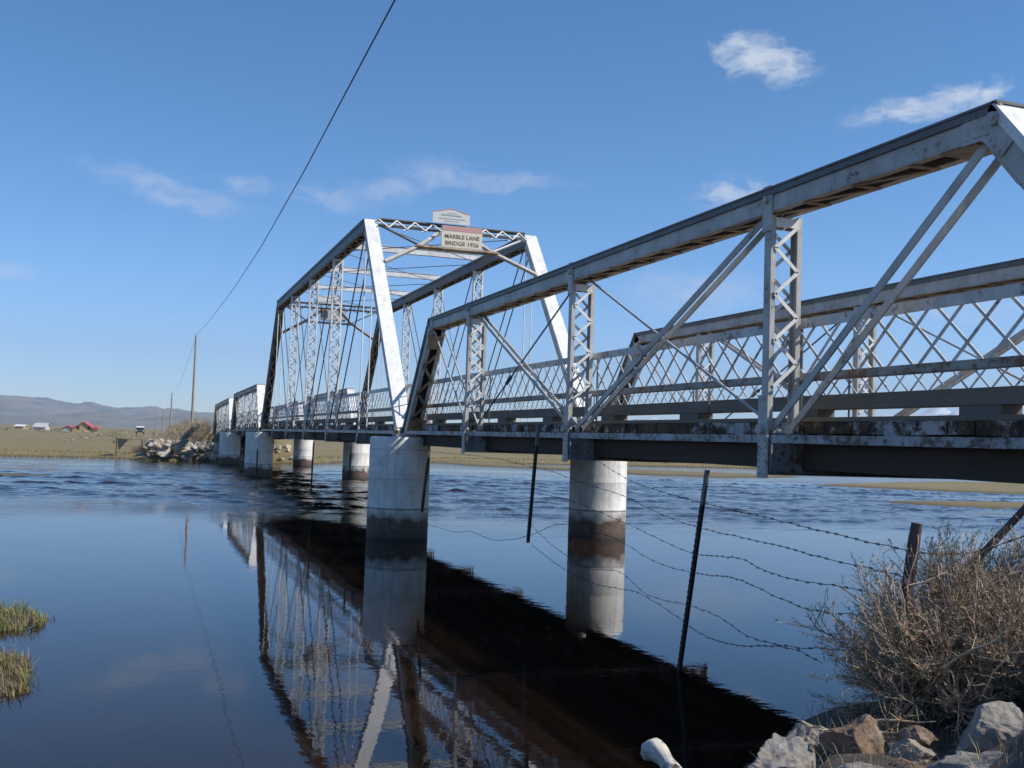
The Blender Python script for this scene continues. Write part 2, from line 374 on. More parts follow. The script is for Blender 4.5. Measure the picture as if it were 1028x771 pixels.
NX = [-60, -20, -14, -13.5, -14.6, -15.3, -15.9, -16.5, -17.0, -18.6, -18.9, -18.8, -18.6, -17.6, -14.5, -11.5, -10, -30]
def gz(x, y):
    nz1 = noise.noise(Vector((x*.12, y*.12, 0)))
    far = x - interp(FY, FX, y) + nz1*1.2
    z = -1.4 + 1.75*sstep(-5, 3.0, far) if far < 3 else .35
    if far > 0: z += .12*noise.noise(Vector((x*.03, y*.03, 3)))*sstep(0, 20, far) - .0
    # road embankment beyond the bridge
    if x > 50:
        w_ = abs(y+2.38); top = interp([50, 56.5, 60, 64, 70, 120, 190, 300], [-1.2, -.2, .85, 1.5, 2.0, 2.1, 1.0, .45], x)
        e = top - max(0, w_-3.4)*.62 + .15*nz1
        z = max(z, e)
        # riprap shoulder left of the deck
    near = interp(NY, NX, y) - x + .25*noise.noise(Vector((x*.8, y*.8, 1)))
    if near > -4:
        zn = -.75*sstep(0, -3.5, near)*1.6 if near < 0 else .93*sstep(0, 1.7, near) + .03*noise.noise(Vector((x*2, y*2, 0)))
        z = max(z, zn)
    # low right abutment fill under the near end of the bridge
    z = max(z, min(1.9, (-18.6 - x)*.8 + 1.0 - max(0, abs(y+2.4)-3.0)*.6)) if x < -17.5 else z
    for pl, hh in ((strip1, .14), (strip2, .11), (bar1, .10), (mud, .12)):
        d_ = polyd(pl, x, y) + .5*noise.noise(Vector((x*.35, y*.35, 7)))
        if d_ > -2.5: z = max(z, hh*min(1, d_/1.5) if d_ > 0 else d_*.4)
    for pl in (tuft1, tuft2):
        d_ = polyd(pl, x, y) + .12*noise.noise(Vector((x*2.5, y*2.5, 7)))
        if d_ > -1: z = max(z, .07*min(1, d_/.25) if d_ > 0 else d_*1.2)
    return z
def axis(segs):
    o = [segs[0][0]]
    for a, b, st in segs:
        k = max(1, round((b-a)/st)); o += [a + (b-a)*(i+1)/k for i in range(k)]
    return o
gx = [-30000, -8000, -2000, -600, -200] + axis([(-100, -40, 12), (-40, -26, 2), (-26, -7, .28), (-7, 10, 1.0), (10, 40, .7), (40, 80, .9), (80, 130, 4), (130, 400, 18)]) + [600, 1000, 2000, 4000, 8000, 14000, 30000]
gy = [-30000, -12000, -5000, -2000, -900, -500, -300] + axis([(-200, -100, 12), (-100, -50, 2.5), (-50, -12, 1.0), (-12, -4, .7), (-4, 9, .28), (9, 30, 1.2), (30, 100, 6)]) + [160, 300, 600, 1200, 3000, 8000, 30000]
mb = MB(); ny = len(gy)
for x in gx:
    for y in gy: mb.v.append((x, y, gz(x, y)))
for i in range(len(gx)-1):
    for j in range(ny-1): mb.f.append([i*ny+j, (i+1)*ny+j, (i+1)*ny+j+1, i*ny+j+1]); mb.m.append(0)
tag(mb.build('ground', M['ground'], smooth=True), 'flat olive and tan river meadow with gravelly near bank', kind='structure')
# river surface: flat where calm, real low waves where the wind touches it
wx = np.array([-2000, -400, -100, -40, -20, -12, -8, -6] + list(np.arange(-5, 52, .125)) + [53, 55, 58, 62, 70, 90, 140, 400.])
wy = np.array([-4000, -1000, -300, -140, -100] + list(np.arange(-75, 26, .19)) + [28, 32, 40, 70, 200, 1000, 4000.])
GX, GY = np.meshgrid(wx, wy, indexing='ij')
def sst(a, b, v): t = np.clip((v-a)/(b-a), 0, 1); return t*t*(3-2*t)
rs = np.random.RandomState(4)
def snoise(sx, sy, k, ang=None):
    o = np.zeros_like(GX)
    for i in range(k):
        t = rs.uniform(0, 2*np.pi); f = rs.uniform(.6, 1.6); o += np.sin(2*np.pi*f*(np.cos(t)*GX/sx + np.sin(t)*GY/sy) + rs.uniform(0, 6.28))
    return o/np.sqrt(k/2)
x_in = np.interp(GY, [-60, -30, -17, -13, -3.7, 6.7, 14, 25], [3, 0, .5, 3, 4.5, 11, 12, 12]) + snoise(9, 6, 8)*.7
x_out = np.interp(GY, [-75, -45, -30, -17, -5, 0, 10, 25], [26, 30, 33, 34, 37, 38, 29, 28]) + snoise(12, 14, 8)*2.0
msk = sst(-1.5, 3.8, GX-x_in)*(1-.86*sst(-1, 6, GX-x_out))*(1-sst(49, 51.5, GX))*sst(-74, -70, GY)*(1-sst(23, 25.5, GY))
msk *= np.clip(.72 + .42*snoise(3.0, 11, 16), .10, 1.4)
H = np.zeros_like(GX)
for i in range(46):
    lam = .42*(1.25/.42)**rs.rand(); t = np.radians(25) + rs.normal(0, .75)
    H += lam*.0045*np.sin(2*np.pi/lam*(np.cos(t)*GX + np.sin(t)*GY) + rs.uniform(0, 6.28))
H = (H + .9*np.abs(H)*.35)*msk
me = bpy.data.meshes.new('river_water'); nx_, ny_ = GX.shape
co = np.stack([GX, GY, H], -1).reshape(-1, 3).astype(np.float32)
ii = (np.arange(nx_-1)[:, None]*ny_ + np.arange(ny_-1)[None, :]).ravel()
fc = np.stack([ii, ii+ny_, ii+ny_+1, ii+1], -1).ravel().astype(np.int32); nf = len(ii)
me.vertices.add(len(co)); me.vertices.foreach_set('co', co.ravel()); me.loops.add(len(fc)); me.loops.foreach_set('vertex_index', fc)
me.polygons.add(nf); me.polygons.foreach_set('loop_start', np.arange(nf, dtype=np.int32)*4); me.polygons.foreach_set('loop_total', np.full(nf, 4, np.int32))
me.polygons.foreach_set('use_smooth', np.ones(nf, bool)); me.update(); me.validate(); me.materials.append(M['water'])
wo = bpy.data.objects.new('river_water', me); COL.objects.link(wo)
tag(wo, 'dark calm river water mirroring the bridge', kind='structure')

def ridge(name, label, D, depth, az0, az1, hf, mat, seed, rows=44, cols=420):
    mb = MB()
    for i in range(cols+1):
        az = R(az0 + (az1-az0)*i/cols)
        edge = min(1, i/8, (cols-i)/8)
        for j in range(rows+1):
            t = j/rows; d = D + depth*(t-.3)
            p = Vector((math.cos(az)*d, math.sin(az)*d, 0))
            prof = sstep(0, .35, t)*(1 - .6*sstep(.45, 1, t))
            q_ = p*.0011+Vector((seed, 0, 0)); fr = noise.fractal(q_, .8, 2.1, 7) + .9*(.5-abs(noise.noise(q_*2.3)))*(1+.5*noise.noise(q_*6))
            mb.v.append((p.x+CAM.x, p.y+CAM.y, hf(math.degrees(az))*prof*(.82 + .34*fr)*edge - 6*(1-prof)))
    for i in range(cols):
        for j in range(rows): a = i*(rows+1)+j; mb.f.append([a, a+rows+1, a+rows+2, a+1]); mb.m.append(0)
    tag(mb.build(name, mat, smooth=True), label, kind='structure')
def h1(az): return interp([-20, -12, -8, -6, -4.5, -2, 1, 4, 7, 10, 20, 40], [70, 75, 90, 92, 125, 150, 165, 175, 190, 215, 230, 220], az)
def h2(az): return interp([-16, -9, -5, -2, 0, 3, 6, 12], [20, 30, 55, 92, 64, 86, 50, 90], az)
ridge('hills', 'long hazy blue mountain range on the left horizon', 8000, 3200, -24, 44, h1, M['hill'], 3.1)
ridge('hills', 'lower sage covered foothill ridge in front of the mountains', 5200, 1900, -18, 40, h2, M['hill'], 9.7)
def h3(az): return interp([-100, -60, -47, -43, -41.5, -39, -33, -30, -27, -22, -17], [300, 330, 300, 350, 395, 300, 170, 230, 215, 90, 20], az)
ridge('hills', 'distant range with snow patches beyond the right bank', 8800, 3000, -100, -17, h3, M['snow'], 5.2)

hz = MB(); hz.box(-2500, 11500, -12500, 7500, -8.0, 900)
n = NT('haze_air'); n.t.nodes.remove(n.b)
pv = n.t.nodes.new('ShaderNodeVolumePrincipled'); pv.inputs['Color'].default_value = (.66, .82, 1.0, 1); pv.inputs['Density'].default_value = 10e-5
pv.inputs['Anisotropy'].default_value = .1
n.L(pv.outputs[0], n.t.nodes['Material Output'].inputs['Volume'])
HAZE = True
if HAZE: tag(hz.build('haze', n.mat), 'thin blue air over the valley', kind='stuff')

# ------------------------------------------------------------------ bridge members
WD = .36           # width of built up members, outer web on the outer side
def laced_member(name, p0, p1, parent, depth=.25, width=.34, mats=None, pitch=.42, cover_lip=.03, zig=True, y_off=0.0, lattice_w=.06):
    """box chord: cover plate on top, two side webs with flanges, lacing below; p0,p1 = top centre line"""
    mats = mats or [M['grey'], M['shade_grime'], M['rusty']]
    p0, p1 = Vector(p0), Vector(p1); a = (p1-p0).normalized(); s = Vector((0, 1, 0)); nrm = s.cross(a)
    if nrm.z < 0: nrm = -nrm
    L = (p1-p0).length; mb = MB()
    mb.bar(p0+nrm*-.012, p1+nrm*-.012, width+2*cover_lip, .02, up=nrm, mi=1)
    for k in (-1, 1):
        c = s*(k*(width/2-.012))
        mb.bar(p0+c-nrm*(.024+(depth-.03)/2), p1+c-nrm*(.024+(depth-.03)/2), .018, depth-.03, up=nrm, mi=0)
        c2 = s*(k*(width/2-.045)); mb.bar(p0+c2-nrm*(depth+.003), p1+c2-nrm*(depth+.003), .085, .014, up=nrm, mi=0)
        c3 = s*(k*(width/2+.010)); mb.bar(p0+c3-nrm*(.052), p1+c3-nrm*(.052), .022, .055, up=nrm, mi=1)
    q = -nrm*(depth+.016); w2 = width/2-.05
    for e in (0, 1):                                   # end batten plates
        pe = p0 if e == 0 else p1; dr = a if e == 0 else -a
        mb.bar(pe+q+dr*.25, pe+q+dr*.6, width-.03, .012, up=nrm, mi=2)
    d = .6; sgn = 1; i = 0
    while d + pitch < L-.6+1e-3:
        b0 = p0 + a*d + q + s*(w2*sgn); b1 = p0 + a*(d+pitch) + q - s*(w2*sgn)
        mb.bar(b0, b1, lattice_w, .01, up=nrm, mi=2)
        if not zig:
            mb.bar(p0+a*(d+pitch)+q*1.01-s*w2*sgn*1.1, p0+a*(d+pitch)+q*1.01+s*w2*sgn*1.1, lattice_w, .01, up=nrm, mi=2)
        else: sgn = -sgn
        d += pitch; i += 1
    return mb.build(name, mats, parent)
def laced_post(name, x, yc, z0, z1, parent, width=.34, web=.115, pitch=.30, mats=None, ext=None):
    mats = mats or [M['grey'], M['white']]
    mb = MB()
    for k in (-1, 1):
        y = yc + k*(width/2-.008)
        mb.box(x-web/2, x+web/2, y-.008, y+.008, z0, z1, 0)
        for e in (-1, 1):
            xf = x + e*(web/2-.006); y2 = yc + k*(width/2-.034)
            mb.box(xf-.006, xf+.006, y2-.018, y2+.017, z0+.01, z1-.01, 0)
    for e in (-1, 1):
        xf = x + e*(web/2+.008); sgn = e; z = z0+.42; w2 = width/2-.045
        zt = z1-.1
        n_ = max(1, int((zt-z)/(pitch*.66))); ph = (zt-z)/n_
        for i in range(n_):
            mb.bar((xf, yc-w2*sgn, z), (xf, yc+w2*sgn, z+ph), .036, .008, up=(1, 0, 0), mi=1)
            sgn = -sgn; z += ph
        mb.box(xf-.005, xf+.005, yc-w2, yc+w2, z1-.12, z1-.03, 1)
    return mb.build(name, mats, parent)
def eyebars(name, p0, p1, yo, yi, parent, w=.07, t=.02, mat=None, dashes=True):
    """pair of flat bars side by side, with round eyes at the ends"""
    mb = MB(); p0, p1 = Vector(p0), Vector(p1); a = (p1-p0).normalized(); nrm = Vector((0, 1, 0)).cross(a)
    for y in (yo, yi):
        q0 = Vector((p0.x, y, p0.z)); q1 = Vector((p1.x, y, p1.z))
        mb.bar(q0, q1, t, w, up=nrm)
        for q in (q0, q1): mb.tube([q+Vector((0, -t*.6, 0)), q+Vector((0, t*.6, 0))], w*.95, 10)
    return mb.build(name, mat or M['grey'], parent)
def rods(name, p0, p1, ys, parent, r=.014, mat=None, turn=None):
    mb = MB()
    for y in ys:
        q0 = Vector((p0[0], y, p0[2])); q1 = Vector((p1[0], y, p1[2])); mb.tube([q0, q1], r, 6)
        if turn:
            c = q0.lerp(q1, turn); a = (q1-q0).normalized(); mb.tube([c-a*.16, c-a*.12, c+a*.12, c+a*.16], [r, r*2.3, r*2.3, r], 6)
    return mb.build(name, mat or M['rod'], parent)
def rivets(mb, pts, nrm, r=.014, mi=0):
    nrm = Vector(nrm)
    for p in pts: mb.tube([Vector(p), Vector(p)+nrm*r*.6, Vector(p)+nrm*r], [r, r*.8, r*.2], 6, mi)

YO, YI = 0.0, -.34                       # outer faces of the near truss
YC = -.17
YFO, YFI = -5.10, -4.76; YFC = -4.93     # far truss
ZL = 2.44
def railing(parent, xa, xb, ynear, side, panel=4.9, zoff=0.0, heavy=False):
    """lattice railing, its own part with rails, lattice and uprights below it"""
    zt, zb = 3.52+zoff, 2.97+zoff
    mt = MB(); mt.box(xa, xb, ynear-.03, ynear+.03, zt-.008, zt+.008); mt.box(xa, xb, ynear+side*.03-.006, ynear+side*.03+.006, zt-.085, zt+.010)
    top = mt.build('railing', M['rail'], parent)
    m2 = MB(); m2.box(xa, xb, ynear+side*.022-.006, ynear+side*.022+.006, zb-.035, zb+.035); m2.box(xa, xb, ynear-.03, ynear+.015, zb-.043, zb-.030)
    m2.build('bottom_rail', M['railrust'], top)
    ml = MB(); run = .57; z0, z1 = zb-.01, zt-.03; x = xa+.02; y1 = ynear+side*.010; y2 = ynear-side*.006
    while x < xb-.02:
        for dr, yy in ((1, y1), (-1, y2)):
            xs, xe = (x, x+run*dr)
            f = 1.0
            if xe > xb: f = (xb-xs)/(xe-xs)
            if xe < xa: f = (xa-xs)/(xe-xs)
            if f > .05: ml.bar((xs, yy, z1), (xs+(xe-xs)*f, yy, z1+(z0-z1)*f), .010, .026, up=(0, 0, 1))
        x += .38
    # bars that start beyond the end so the lattice closes
    ml.build('lattice', M['rail'], top)
    k = max(1, round((xb-xa)/panel*1.0))
    for i in range(k+1):
        mu = MB(); xx = xa + .03 + (xb-xa-.06)*i/k; mu.bar((xx, ynear-side*.012, 2.57+zoff), (xx, ynear-side*.012, zt), .04, .012, up=(0, 1, 0))
        mu.build('upright', M['rod'], top)
    return top
def curb(parent, xa, xb, y0, y1, zoff, rnd, low=False):
    x = xa; i = 0
    while x < xb-.1:
        x2 = min(xb, x + 6.9)
        mb = MB(); h = .135; j = rnd.uniform(-.006, .006)
        mb.box(x+.015, x2-.015, y0, y1, (2.60 if low else 2.665+j), (2.69 if low else 2.665+h+j)); c = mb.build('curb_timber', M['timber'], parent)
        xb_ = x+.5
        while xb_ < x2-.3 and not low:
            m2 = MB(); m2.box(xb_-.22, xb_+.22, y0+.01, y1-.01, 2.586+zoff, 2.664+zoff+j); m2.build('block', M['timber'], c)
            xb_ += 2.3
        x = x2
def deck(parent, xa, xb, zoff, rnd):
    # ragged plank ends
    mb = MB(); x = xa
    while x < xb:
        w = rnd.uniform(.22, .30); e0 = rnd.uniform(-.05, .0); e1 = rnd.uniform(0, .05); zb = 2.425+rnd.uniform(-.012, .004)
        mb.box(x+.004, min(x+w, xb)-.004, YFI-.0+.03+e0*.6, -.385+e1, zb+zoff, 2.535+rnd.uniform(-.006, .006)+zoff, 0); x += w
    d = mb.build('deck', M['deck'], parent)
    m2 = MB(); m2.box(xa, xb, YFI+.10, -.45, 2.5425+zoff, 2.584+zoff); m2.build('gravel_surface', M['gravel'], d)
def stringers(parent, xa, xb, zoff):
    ys = [-.47, -1.3, -2.15, -2.95, -3.8, -4.60]
    for k, y in enumerate(ys):
        mb = MB(); mb.box(xa, xb, y-.06, y+.06, 2.085+zoff, 2.41+zoff)
        if k in (0, 5):
            s = 1 if k == 0 else -1
            mb.box(xa, xb, y+s*.064-.010*0, y+s*.064+.02*s, 2.09+zoff, 2.13+zoff) if s > 0 else mb.box(xa, xb, y-.09, y-.064, 2.09+zoff, 2.13+zoff)
        mb.build('stringer', M['stringer'], parent)
def floor_beam(parent, x, zoff=0, detail=True):
    z0, z1 = 2.03+zoff, 2.425+zoff
    mb = MB(); mb.box(x-.008, x+.008, YFO+.05, YO-.03, z0+.014, z1-.014, 0)
    for z in (z0, z1-.013): mb.box(x-.10, x+.10, YFO+.06, YO-.04, z, z+.012, 0)
    mb.box(x-.105, x+.105, YO-.028, YO-.012, z0+.02, z1-.02, 0)
    for xs in (-1,):
        mb.box(x-.055 if xs < 0 else x+.012, x-.012 if xs < 0 else x+.055, YI-.06, YI-.045, z0+.02, z1-.02, 0)
        mb.box(x-.022, x-.010, YI-.13, YI-.01, z0+.02, z1-.02, 0)
    if detail:
        pts = [(x-.023, YI+yy, z0+.05+.058*i) for i in range(6) for yy in (-.035, -.105)]
        rivets(mb, pts, (-1, 0, 0), .016)
        pts = [(x+xx, YO-.012, z0+.05+.058*i) for i in range(6) for xx in (-.06, .06)]
        rivets(mb, pts, (0, 1, 0), .015)
    return mb.build('floor_beam', M['beam'], parent)

def pony(label, x0, p, hip, zoff=0.0, slope=0.0, detail=True, height=4.76, seed=1):
    """four panel half-hip pony truss span from x0 towards -x (p>0 as length) ; x0 is the far foot"""
    rnd = random.Random(seed)
    root = empty('pony_truss_span', (x0-2*p, (YO+YFO)/2, 2.27))
    tag(root, label, 'bridge span', 'low pony truss spans of the white bridge')
    hold = []
    class Par: pass
    def X(k): return x0 - k*p
    zt = height; parts_before = set(o.name for o in COL.objects)
    T = [M['grey'], M['shade_grime'], M['rusty']]  # top chord: shade on the cover and its flange edge is put into the colour
    E = [M['grey'], M['white'], M['rusty']]
    for side, yc, yo, yi in (('n', YC, YO, YI), ('f', YFC, YFO, YFI)):
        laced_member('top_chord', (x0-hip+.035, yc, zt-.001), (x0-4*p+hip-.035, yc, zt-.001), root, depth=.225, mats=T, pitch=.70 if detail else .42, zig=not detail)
        for xa, xh in ((x0-.05, x0-hip), (x0-4*p+.05, x0-4*p+hip)):
            laced_member('end_post', (xa, yc, 2.40), (xh, yc, zt), root, depth=.25, mats=E if xa < xh else [M['grey'], M['shade_grime'], M['rusty']], pitch=.36)  # sunward posts get white covers, the others a cover with shade painted in
        so = 1 if side == 'n' else -1
        for k in (1, 2, 3):
            laced_post('vertical_post', X(k), yc, 2.44, zt-.26, root)
            mb = MB()      # outside hanger plate and gusset over the chord
            mb.box(X(k)-.075, X(k)+.075, min(yo, yo+so*.016)+.002*so, max(yo, yo+so*.016)+.002*so, zt-.42, zt+.015)
            mb.tube([(X(k), yo+so*.012, zt-.12), (X(k), yo+so*.05, zt-.12)], .035, 8); mb.build('gusset_plate', M['grey'], root); mb = MB()
            mb.box(X(k)-.08, X(k)+.08, min(yo, yo+so*.016)+.004*so, max(yo, yo+so*.016)+.004*so, 2.00, 2.78)
            mb.tube([(X(k), yo+so*.012, 2.46), (X(k), yo+so*.07, 2.46)], .05, 10)
            if detail: rivets(mb, [(X(k)+dx, yo+so*.022, 2.04+.062*i) for i in range(6) for dx in (-.05, .05)], (0, so, 0), .013)
            g = mb.build('hanger_plate', M['grey'], root)
            if detail and side == 'n': g['label'] = 'riveted blue grey hanger plate'
        for xh in (x0-hip, x0-4*p+hip):
            mb = MB(); mb.tube([(xh, yo-so*.02, zt-.13), (xh, yo+so*.045, zt-.13)], .05, 12)
            
            dc = 1 if xh < x0-2*p else -1; ft = (x0 if dc < 0 else x0-4*p); e = Vector((ft-xh, 0, 2.42-zt)).normalized(); q = Vector((-e.z*dc*-1, 0, e.x*dc*-1))
            if q.z > 0: q = -q
            H = Vector((xh, 0, zt-.014)); pp = [H+Vector((dc*.02, 0, 0)), H+Vector((dc*.32, 0, 0)), H+Vector((dc*.32, 0, -.235)), H+Vector((dc*.12, 0, -.24)), H+e*.22+q*.235, H+e*.34+q*.225, H+e*.34+q*.012, H+e*.03+q*.006]
            y1_, y2_ = yo+so*.003, yo+so*.012; n_ = len(pp)
            mb.add([(v.x, y1_, v.z) for v in pp]+[(v.x, y2_, v.z) for v in pp], [tuple(range(n_)), tuple(range(2*n_-1, n_-1, -1))]+[(i, n_+i, n_+(i+1) % n_, (i+1) % n_) for i in range(n_)])
            if detail:
                rv = [(xh+dc*(.06+.065*i), yo+so*.012, zt-.075 if j else zt-.215) for i in range(4) for j in (0, 1)]
                rv += [tuple((H+e*(.10+.065*i)+q*(.05 if j else .20)) + Vector((0, yo+so*.012, 0))) for i in range(4) for j in (0, 1)]
                rivets(mb, rv, (0, so, 0), .012)
            mb.build('joint_pin', M['grey'], root)
        zl, zu = 2.44, zt-.14
        A, B = (yo-so*.07), (yi+so*.05)
        lo = lambda k: (X(k), 0, zl); hi = lambda k: (X(k), 0, zu)
        h1_, h2_ = (x0-hip, 0, zu), (x0-4*p+hip, 0, zu)
        rods('tension_rod', h1_, lo(1), (A, B), root, .020, M['grey'])
        C1, C2 = yc+.055, yc-.055
        eyebars('diagonal_bar', hi(1), lo(2), C1, C2, root, w=.055)
        rods('counter_rod', hi(2), lo(1), ((A+B)/2,), root, .014, M['rod'], turn=.62)
        rods('counter_rod', hi(2), lo(3), ((A+B)/2,), root, .016, M['grey'], turn=None)
        eyebars('diagonal_bar', hi(3), lo(2), C1, C2, root, w=.07)
        eyebars('diagonal_bar', h2_, lo(3), yc+.10, yc-.10, root, w=.07)
        mb = MB()
        for y in (yo-so*.025, yi+so*.02): mb.box(x0-4*p, x0, y-.01, y+.01, 2.33, 2.405)
        c = mb.build('bottom_chord', M['barpaint'], root)
        mb = MB()
        for xx in (x0-.12, x0-4*p+.12):
            mb = MB(); mb.box(xx-.22, xx+.22, yc-.22, yc+.22, 2.265, 2.325); mb.tube([(xx, yc-.24, 2.42), (xx, yc+.24, 2.42)], .07, 10); mb.build('bearing_shoe', M['beam'], root)
    for k in (1, 2, 3): floor_beam(root, X(k), detail=detail)
    deck(root, x0-4*p-.0, x0+.2, 0, rnd); stringers(root, x0-4*p+.3, x0-.3, 0)
    curb(root, x0-4*p, x0, -.78, -.56, 0, rnd); curb(root, x0-4*p, x0, -4.56, -4.34, -.012, rnd, low=True)
    railing(root, x0-4*p+.1, x0-.1, -.43, 1); railing(root, x0-4*p+.1, x0-.1, -4.67, -1)
    bpy.context.view_layer.update()
    for o in root.children: o.location = Vector(o.location) - root.location
    if zoff or slope:
        root.location.z += zoff; root.rotation_euler = (0, slope, 0)
    return root
near_span = pony('near low truss span in front with thick grey top chord and bare underside', 0.0, 4.9, 2.07, seed=3)

# ---- high through truss
def through(x0, p, zh):
    root = empty('through_truss_span', (x0+3*p, (YO+YFO)/2, 2.27))
    tag(root, 'tall white through truss span carrying name boards over its portals', 'bridge span')
    X = lambda k: x0 + k*p
    rnd = random.Random(8)
    for side, yc, yo, yi in (('n', YC, YO, YI), ('f', YFC, YFO, YFI)):
        so = 1 if side == 'n' else -1
        laced_member('top_chord', (X(1), yc, zh), (X(5), yc, zh), root, depth=.32, width=.36, mats=[M['shade_grime'], M['shade_grime'], M['rusty']], pitch=.5)
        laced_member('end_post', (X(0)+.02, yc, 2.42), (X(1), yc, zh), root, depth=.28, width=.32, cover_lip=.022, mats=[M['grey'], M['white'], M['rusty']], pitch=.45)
        laced_member('end_post', (X(6)-.02, yc, 2.42), (X(5), yc, zh), root, depth=.28, width=.32, cover_lip=.022, mats=[M['shade_grime'], M['shade_grime'], M['rusty']], pitch=.45)  # far end post seen from its underside; its shadow is painted into the colour
        for k in (2, 3, 4):
            laced_post('vertical_post', X(k), yc, 2.44, zh-.32, root, mats=[M['white'], M['white']], pitch=.36, web=.13)
            mb = MB(); mb.box(X(k)-.08, X(k)+.08, min(yo, yo+so*.016)+.004*so, max(yo, yo+so*.016)+.004*so, 2.02, 2.72)
            mb.build('hanger_plate', M['grey'], root); mb = MB(); mb.box(X(k)-.05, X(k)+.05, yc-.06, yc+.06, zh+.004, zh+.16)
            mb.build('strut_bracket', M['white'], root)
        zl, zu = 2.44, zh-.17; A, B = yo-so*.07, yi+so*.05
        lo = lambda k: (X(k), 0, zl); hi = lambda k: (X(k), 0, zu)
        for k in (1, 5): rods('hanger_rod', hi(k), lo(k), (A, B), root, .018, M['white'])
        for a, b, m_ in ((1, 2, 'rod'), (2, 3, 'rod'), (4, 3, 'rod'), (5, 4, 'rod')):
            rods('diagonal_rod', hi(a), lo(b), (A, B), root, .020, M[m_])
        for a, b in ((3, 2), (3, 4)): rods('counter_rod', hi(a), lo(b), (yc,), root, .012, M['rod'], turn=.8)
        mb = MB()
        for y in (yo-so*.025, yi+so*.02): mb.box(X(0), X(6), y-.01, y+.01, 2.33, 2.405)
        mb.build('bottom_chord', M['grey'], root)
        mb = MB()
        for xx in (X(0)+.12, X(6)-.12):
            mb = MB(); mb.box(xx-.22, xx+.22, yc-.22, yc+.22, 2.265, 2.325); mb.tube([(xx, yc-.24, 2.42), (xx, yc+.24, 2.42)], .08, 10); mb.build('bearing_shoe', M['beam'], root)
    for k in range(1, 6): floor_beam(root, X(k), detail=False)
    # lateral struts on top of the chords and sway rods
    for k in (2, 3, 4):
        mb = MB(); mb.box(X(k)-.07, X(k)-.058, YFC+.06, YC-.06, zh+.02, zh+.20); mb.box(X(k)+.058, X(k)+.07, YFC+.06, YC-.06, zh+.02, zh+.20)
        mb.box(X(k)-.09, X(k)+.09, YFC+.06, YC-.06, zh+.204, zh+.216)
        mb.build('lateral_strut', M['white'], root)
    for k in range(1, 5):
        for ya, yb in ((YC, YFC), (YFC, YC)):
            mb = MB(); mb.tube([(X(k), ya, zh-.10), (X(k+1), yb, zh-.10+.02*(ya > yb))], .013, 6); mb.build('lateral_rod', M['rod'], root)
    # portals: lattice strut between the hips, knee braces, lower bar
    for k, dk in ((1, 1), (5, -1)):
        fx = lambda z, k=k, dk=dk: X(k) + (-1 if dk > 0 else 1)*(zh-z)/(zh-2.42)*p
        def P(y, z, o=0.0): return Vector((fx(z)+o, y, z))
        ya, yb = YC-.2, YFC+.2; nr = Vector((-dk*.75, 0, .65))
        mb = MB()
        for z in (zh+.02, zh-.16):
            for o in (-.10, .10): mb.bar(P(ya, z, o), P(yb, z, o), .05, .05 if z > zh else .03, up=nr, mi=1)
        c = mb.build('portal_strut', [M['white'], M['shade_grime']], root)
        mb = MB(); y = ya; sg = 1
        while y > yb+.1:
            y2 = max(yb, y-.26)
            for o in (-.13, .13): mb.bar(P(y, zh+.03*sg - .02 if sg > 0 else zh-.24, o), P(y2, zh-.24 if sg > 0 else zh+.01, o), .035, .01, up=nr)
            sg = -sg; y = y2
        mb.build('lacing', M['white'], c)
        br = M['grey'] if k == 1 else M['rusty']
        for s_, y0, ym, yt in ((1, YC-.2, -1.46, -2.12), (-1, YFC+.2, -3.55, -2.90)):
            mb = MB(); mb.bar(P(y0, 6.95), P(ym, 7.57), .09, .09, up=nr); mb.bar(P(ym, 7.57), P(yt, 8.08), .09, .09, up=nr)
            mb.build('knee_brace', br, root)
            mb = MB(); mb.bar(P(ym, 7.57), P(y0, 8.15), .04, .05, up=nr); mb.build('knee_brace', M['rod'] if s_ > 0 else M['white'], root)
        mb = MB(); mb.bar(P(-1.3, 7.52, -.04), P(-3.72, 7.52, -.04), .07, .10, up=nr); mb.build('portal_bar', M['rusty'] if k == 1 else M['grey'], root)
        # name boards
        sx = -dk*.20 if k == 1 else .20
        xs = fx(7.9) + sx - (0.02 if k == 1 else -.02)
        mb = MB(); mb.box(xs-.015, xs+.015, -3.27, -2.08, 7.62, 8.22)
        bd = mb.build('name_board', M['sign'] if k == 1 else M['greywall'], root)
        if k == 1:
            bd['label'] = 'cream board reading MARBLE LANE BRIDGE'
            mb = MB(); mb.box(xs-.020, xs-.0165, -3.262, -2.088, 8.08, 8.212); mb.build('faded_band', M['pink'], bd)
            for txt, zc, wdt in (('MARBLE LANE', 7.92, 1.02), ('BRIDGE 1926', 7.73, .98)):
                cu = bpy.data.curves.new('t', 'FONT'); cu.body = txt; cu.size = .16; cu.extrude = .001; cu.align_x = 'CENTER'; cu.align_y = 'CENTER'; cu.offset = .003; cu.resolution_u = 3
                to = bpy.data.objects.new('t', cu); COL.objects.link(to); bpy.context.view_layer.update()
                me = bpy.data.meshes.new_from_object(to.evaluated_get(bpy.context.evaluated_depsgraph_get()))
                bpy.data.objects.remove(to); me.name = 'lettering'
                ww = max(v.co.x for v in me.vertices)-min(v.co.x for v in me.vertices)
                for v in me.vertices:
                    tx, tz = v.co.x*wdt/ww, v.co.y
                    v.co = Vector((xs-.0185-v.co.z, -2.675-tx, zc+tz))
                me.materials.append(M['ink']); lo_ = bpy.data.objects.new('lettering', me); COL.objects.link(lo_); lo_.parent = bd
        xp = X(k) - dk*.02 + (.0)
        zt0, zt1 = 8.36, 8.69
        yl, yr = (-1.90, -3.0)
        ymid = (yl+yr)/2; w = (yl-yr)
        prof = [(yl, zt0), (yl, zt1), (yl-.12, zt1+.01), (ymid+.08, zt1+.10), (ymid-.08, zt1+.10), (yr+.12, zt1+.01), (yr, zt1), (yr, zt0)]
